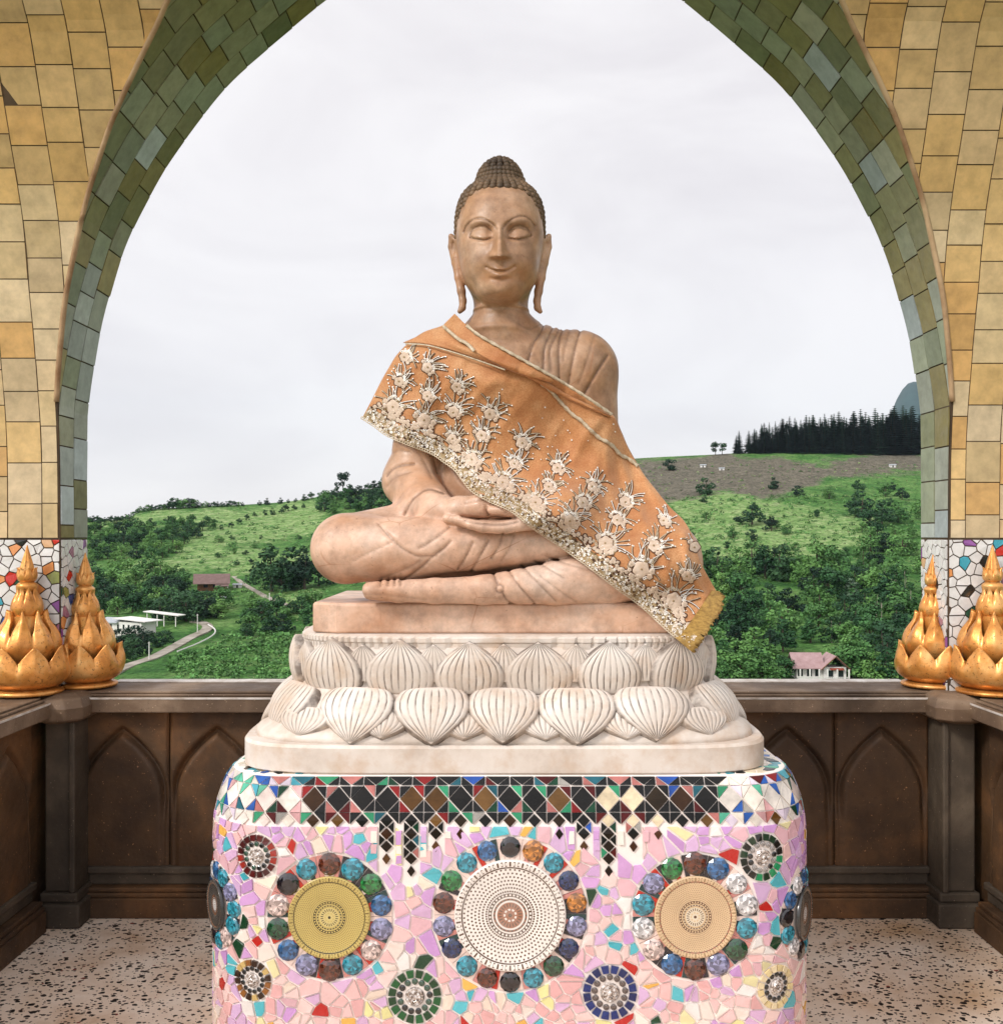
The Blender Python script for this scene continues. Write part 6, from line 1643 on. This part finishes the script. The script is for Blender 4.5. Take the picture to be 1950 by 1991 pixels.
# ---- embroidery
class Emb:
    def __init__(s): s.pts = []; s.f = []; s.i = []
    def add(s, uvo, faces, mi):
        n = len(s.pts); s.pts += uvo; s.f += [[n+k for k in f] for f in faces]; s.i += [mi]*len(faces)
    def disc(s, x, y, r, h, mi, n=10, lobes=0, amp=0.0, rot=0):
        ring = lambda q, o_: [(x+q*r*(1+amp*math.cos(lobes*a+rot))*math.cos(a), y+q*r*(1+amp*math.cos(lobes*a+rot))*math.sin(a), o_) for a in np.linspace(0, 2*math.pi, n, endpoint=False)]
        p = ring(1, .0005)+ring(.92, h)+ring(.45, h*1.15)+[(x, y, h)]
        f = [[k, (k+1) % n, n+(k+1) % n, n+k] for k in range(n)]+[[n+k, n+(k+1) % n, 2*n+(k+1) % n, 2*n+k] for k in range(n)]+[[2*n+k, 2*n+(k+1) % n, 3*n] for k in range(n)]
        s.add(p, f, mi)
    def annul(s, x, y, r, r2, h, mi, n=9):
        R_ = lambda q, o_: [(x+q*math.cos(a), y+q*math.sin(a), o_) for a in np.linspace(0, 2*math.pi, n, endpoint=False)]
        p = R_(r, .0005)+R_((r+r2)/2, h)+R_(r2, .0005); s.add(p, [[b*n+k, b*n+(k+1) % n, (b+1)*n+(k+1) % n, (b+1)*n+k] for b in (0, 1) for k in range(n)], mi)
    def strand(s, pts, w_, h, mi):
        n = len(pts); p = []
        for k, (x, y) in enumerate(pts):
            a, b = pts[max(k-1, 0)], pts[min(k+1, n-1)]; dx, dy = b[0]-a[0], b[1]-a[1]; l_ = math.hypot(dx, dy)+1e-9; nx, ny = -dy/l_*w_/2, dx/l_*w_/2
            p += [(x-nx, y-ny, .0003), (x, y, h), (x+nx, y+ny, .0003)]
        s.add(p, [[3*k+j, 3*k+j+1, 3*k+j+4, 3*k+j+3] for k in range(n-1) for j in (0, 1)], mi)
    def build(s, name, mats, clip_fn=None):
        a = np.array(s.pts); y = cloth_y(a[:, 0], a[:, 1])-.0044-a[:, 2]*.55; v = PA_(a[:, 0], a[:, 1], y)
        return obj(name, mesh(name, v, s.f, mats, s.i, smooth=True), sa)
g = np.random.default_rng(12)
em = Emb()                                                          # materials: 0 blush, 1 pearl, 2 cream, 3 olive gold
FLW = [(300,385,.9),(325,270,.8),(430,320,.85),(430,450,.9),(270,500,1.15),(415,565,1.25),(565,410,.95),(550,525,.9),(720,535,.95),(680,635,.95),(868,668,.95),(545,650,.9),(635,745,1.15),(832,765,.95),(1030,785,.9),(780,850,1.2),(990,870,.9),(1195,870,.95),(930,945,1.2),(1150,945,.9),(1345,940,.9),(1090,1030,1.15),(1310,1025,.95),(1525,1030,.9),(1255,1135,1.3),(1480,1145,1.0),(1668,1150,.9),(1420,1255,1.3),(1630,1285,1.0),(1570,1400,1.3)]
from math import cos, sin
poly_c = np.vstack([Uc, Rgt[1:], Lc[::-1], Lft[::-1]])
_ix, _iy = np.arange(680, 1440, 2.0), np.arange(590, 1290, 2.0); _gx, _gy = np.meshgrid(_ix, _iy, indexing='ij')
_sd = seg_dist(_gx, _gy, poly_c)*np.where(inpoly(_gx, _gy, poly_c.tolist()), 1, -1)
def inside(x, y, mrg=0):
    i, j = int(round((x-680)/2)), int(round((y-590)/2))
    return 0 <= i < len(_ix) and 0 <= j < len(_iy) and _sd[i, j] > mrg
for cx_, cy_, s in FLW:
    x, y = 650+cx_/2.38, 580+cy_/2.38; r = 11.3*s*g.uniform(.88, 1.12); big = s > 1.1
    lb_, ro_ = random.choice([5, 6]), g.uniform(0, 6); em.disc(x, y, r+1.6, .0008, 4, 24, lb_, .09, ro_); em.disc(x, y, r, .0026, 0, 24, lb_, .09, ro_); em.disc(x+g.uniform(-1, 1), y+g.uniform(-1, 1), 2.1, .006, 3, 8)
    fan = -.9+g.uniform(-.25, .25)
    for k in range(15):                                             # plume of stitches
        a = fan+(k-7)*.185+g.uniform(-.05, .05); r0, r1 = r*1.2, r*(2.9+1.2*g.random())*(1.05-.04*abs(k-7)); bend = g.uniform(-.25, .25)
        pts = [(x+q*cos(a+bend*(q-r0)/r), y+q*sin(a+bend*(q-r0)/r)) for q in np.linspace(r0, r1, 6)]
        if all(inside(*p, 1.5) for p in pts):
            em.strand([(q[0]+.6, q[1]+.6) for q in pts], 3.2, .0010, 4); em.strand(pts, 1.4, .0028, 2 if g.random() < .6 else 1)
            if g.random() < .75: em.disc(*pts[-1], 1.5, .003, 1, 7)
        if g.random() < .8:
            q = r*g.uniform(1.1, 1.6); p = (x+q*cos(a), y+q*sin(a))
            if inside(*p, 2): em.annul(*p, 2.6, 1.0, .003, 1)
    for k in range(3):                                              # side florets
        a = fan+1.35+.5*k if k < 2 else fan-1.5; q = r*1.35; p = (x+q*cos(a), y+q*sin(a))
        if inside(*p, 5): ro_ = g.uniform(0, 6); em.disc(*p, 4.6*s+1.3, .0008, 4, 16, 5, .14, ro_); em.disc(*p, 4.6*s, .003, 0, 16, 5, .14, ro_); em.annul(*p, 2.0, .7, .005, 2, 8)
    if big:                                                         # a wreath of rings round the large ones
        for k in range(30):
            a = 2*math.pi*k/30; q = r*g.uniform(1.1, 1.75); p = (x+q*cos(a), y+q*sin(a))
            if inside(*p, 2): em.annul(*p, g.uniform(2.2, 3.4), 1.1, .003, random.choice([1, 2, 2, 3, 4]))
for k in range(700):                                                # loose beads
    x, y = g.uniform(700, 1400), g.uniform(640, 1260)
    if not inside(x, y, 3): continue
    dl = seg_dist(np.array([x]), np.array([y]), Lc)[0]; du = seg_dist(np.array([x]), np.array([y]), Uc)[0]
    if du < 55 and x < 1150: continue
    if g.random() < (.35 if dl > 110 else .9): em.disc(x, y, g.uniform(1.1, 1.9), .0035, 1, 7)
em.build('embroidery', [M_PETAL, M_BEAD, M_LACE, M_LACE2, M_DARK])
# lace hem: a dense net of rings and florets, scalloped outside, with a corded line inside
lc = Emb(); arc = np.r_[0, np.cumsum(np.linalg.norm(np.diff(Lc, axis=0), axis=1))]; tL = np.gradient(Lc, axis=0); tL /= np.linalg.norm(tL, axis=1)[:, None]; nL = np.stack([tL[:, 1], -tL[:, 0]], 1)
def hem(s_, q): x = np.interp(s_, arc, Lc[:, 0]); y = np.interp(s_, arc, Lc[:, 1]); nx = np.interp(s_, arc, nL[:, 0]); ny = np.interp(s_, arc, nL[:, 1]); return x+nx*q, y+ny*q
for k in range(1450):
    s_ = g.uniform(2, arc[-1]-4); q = 26*g.random()**.9+1; p = hem(s_, q)
    if not inside(*p, .5): continue
    if g.random() < .62: lc.annul(*p, g.uniform(1.8, 3.2), 1.0, .003+.002*g.random(), random.choice([1, 1, 2, 2, 4]), 8)
    elif g.random() < .6: lc.disc(*p, g.uniform(1.0, 1.8), .005, 1, 7)
    elif g.random() < .5: lc.disc(*p, g.uniform(1.2, 2.2), .006, 4, 7)
    else: lc.disc(*p, g.uniform(2.2, 3.2), .003, 0, 10, 5, .15)
for k in range(260):                                                # florets above the cord
    s_ = g.uniform(2, arc[-1]-4); q = 30+14*g.random()**1.6; p = hem(s_, q)
    if inside(*p, 3): lc.disc(*p, 5.4, .0008, 4, 12); lc.disc(*p, g.uniform(3, 4.6), .0035, 0, 14, 5, .15, g.uniform(0, 6)); lc.annul(*p, 1.9, .7, .005, 2, 8)
for s_ in np.arange(0, arc[-1], 5.2): lc.annul(*hem(s_, -.5), 3.6, 1.6, .003, 2, 10)
s_ = np.linspace(6, arc[-1]-6, 220); cord = [hem(a, 27+7*abs(sin(a/46*math.pi))) for a in s_]; cord = [p for p in cord if inside(*p, .5)]; lc.strand(cord, 5.0, .002, 4); lc.strand(cord, 2.2, .005, 2)
lc.build('lace_hem', [M_PETAL, M_BEAD, M_LACE, M_LACE2, M_DARK])
hb = np.array([[hem(a, q) for q in (0, 7, 14, 21, 26)] for a in np.linspace(0, arc[-1], 200)])
sheet('hem_band', PA_(hb[..., 0], hb[..., 1], cloth_y(hb[..., 0], hb[..., 1])-.0038).reshape(-1, 3), 200, 5, M_LACE2, .0012)
# ragged gold fringe along the lower right end
n = 90; base_ = cat_curve([(1398,1150),(1392,1182),(1376,1206),(1362,1230),(1346,1254),(1338,1262)], n); inn = cat_curve([(1384,1148),(1368,1172),(1352,1196),(1336,1218),(1322,1236),(1312,1240)], n)
out_ = base_+np.stack([6+7*g.random(n), 3+7*g.random(n)], 1); fr = np.stack([inn, (inn+base_)/2, base_, out_], 1)
sheet('gold_fringe', PA_(fr[..., 0], fr[..., 1], cloth_y(fr[..., 0], fr[..., 1])-.006).reshape(-1, 3), n, 4, plain('old_gold_fringe', (.46,.28,.07), (.20,.11,.025), .6, scale=90, bump=.6, bscale=200), .003)
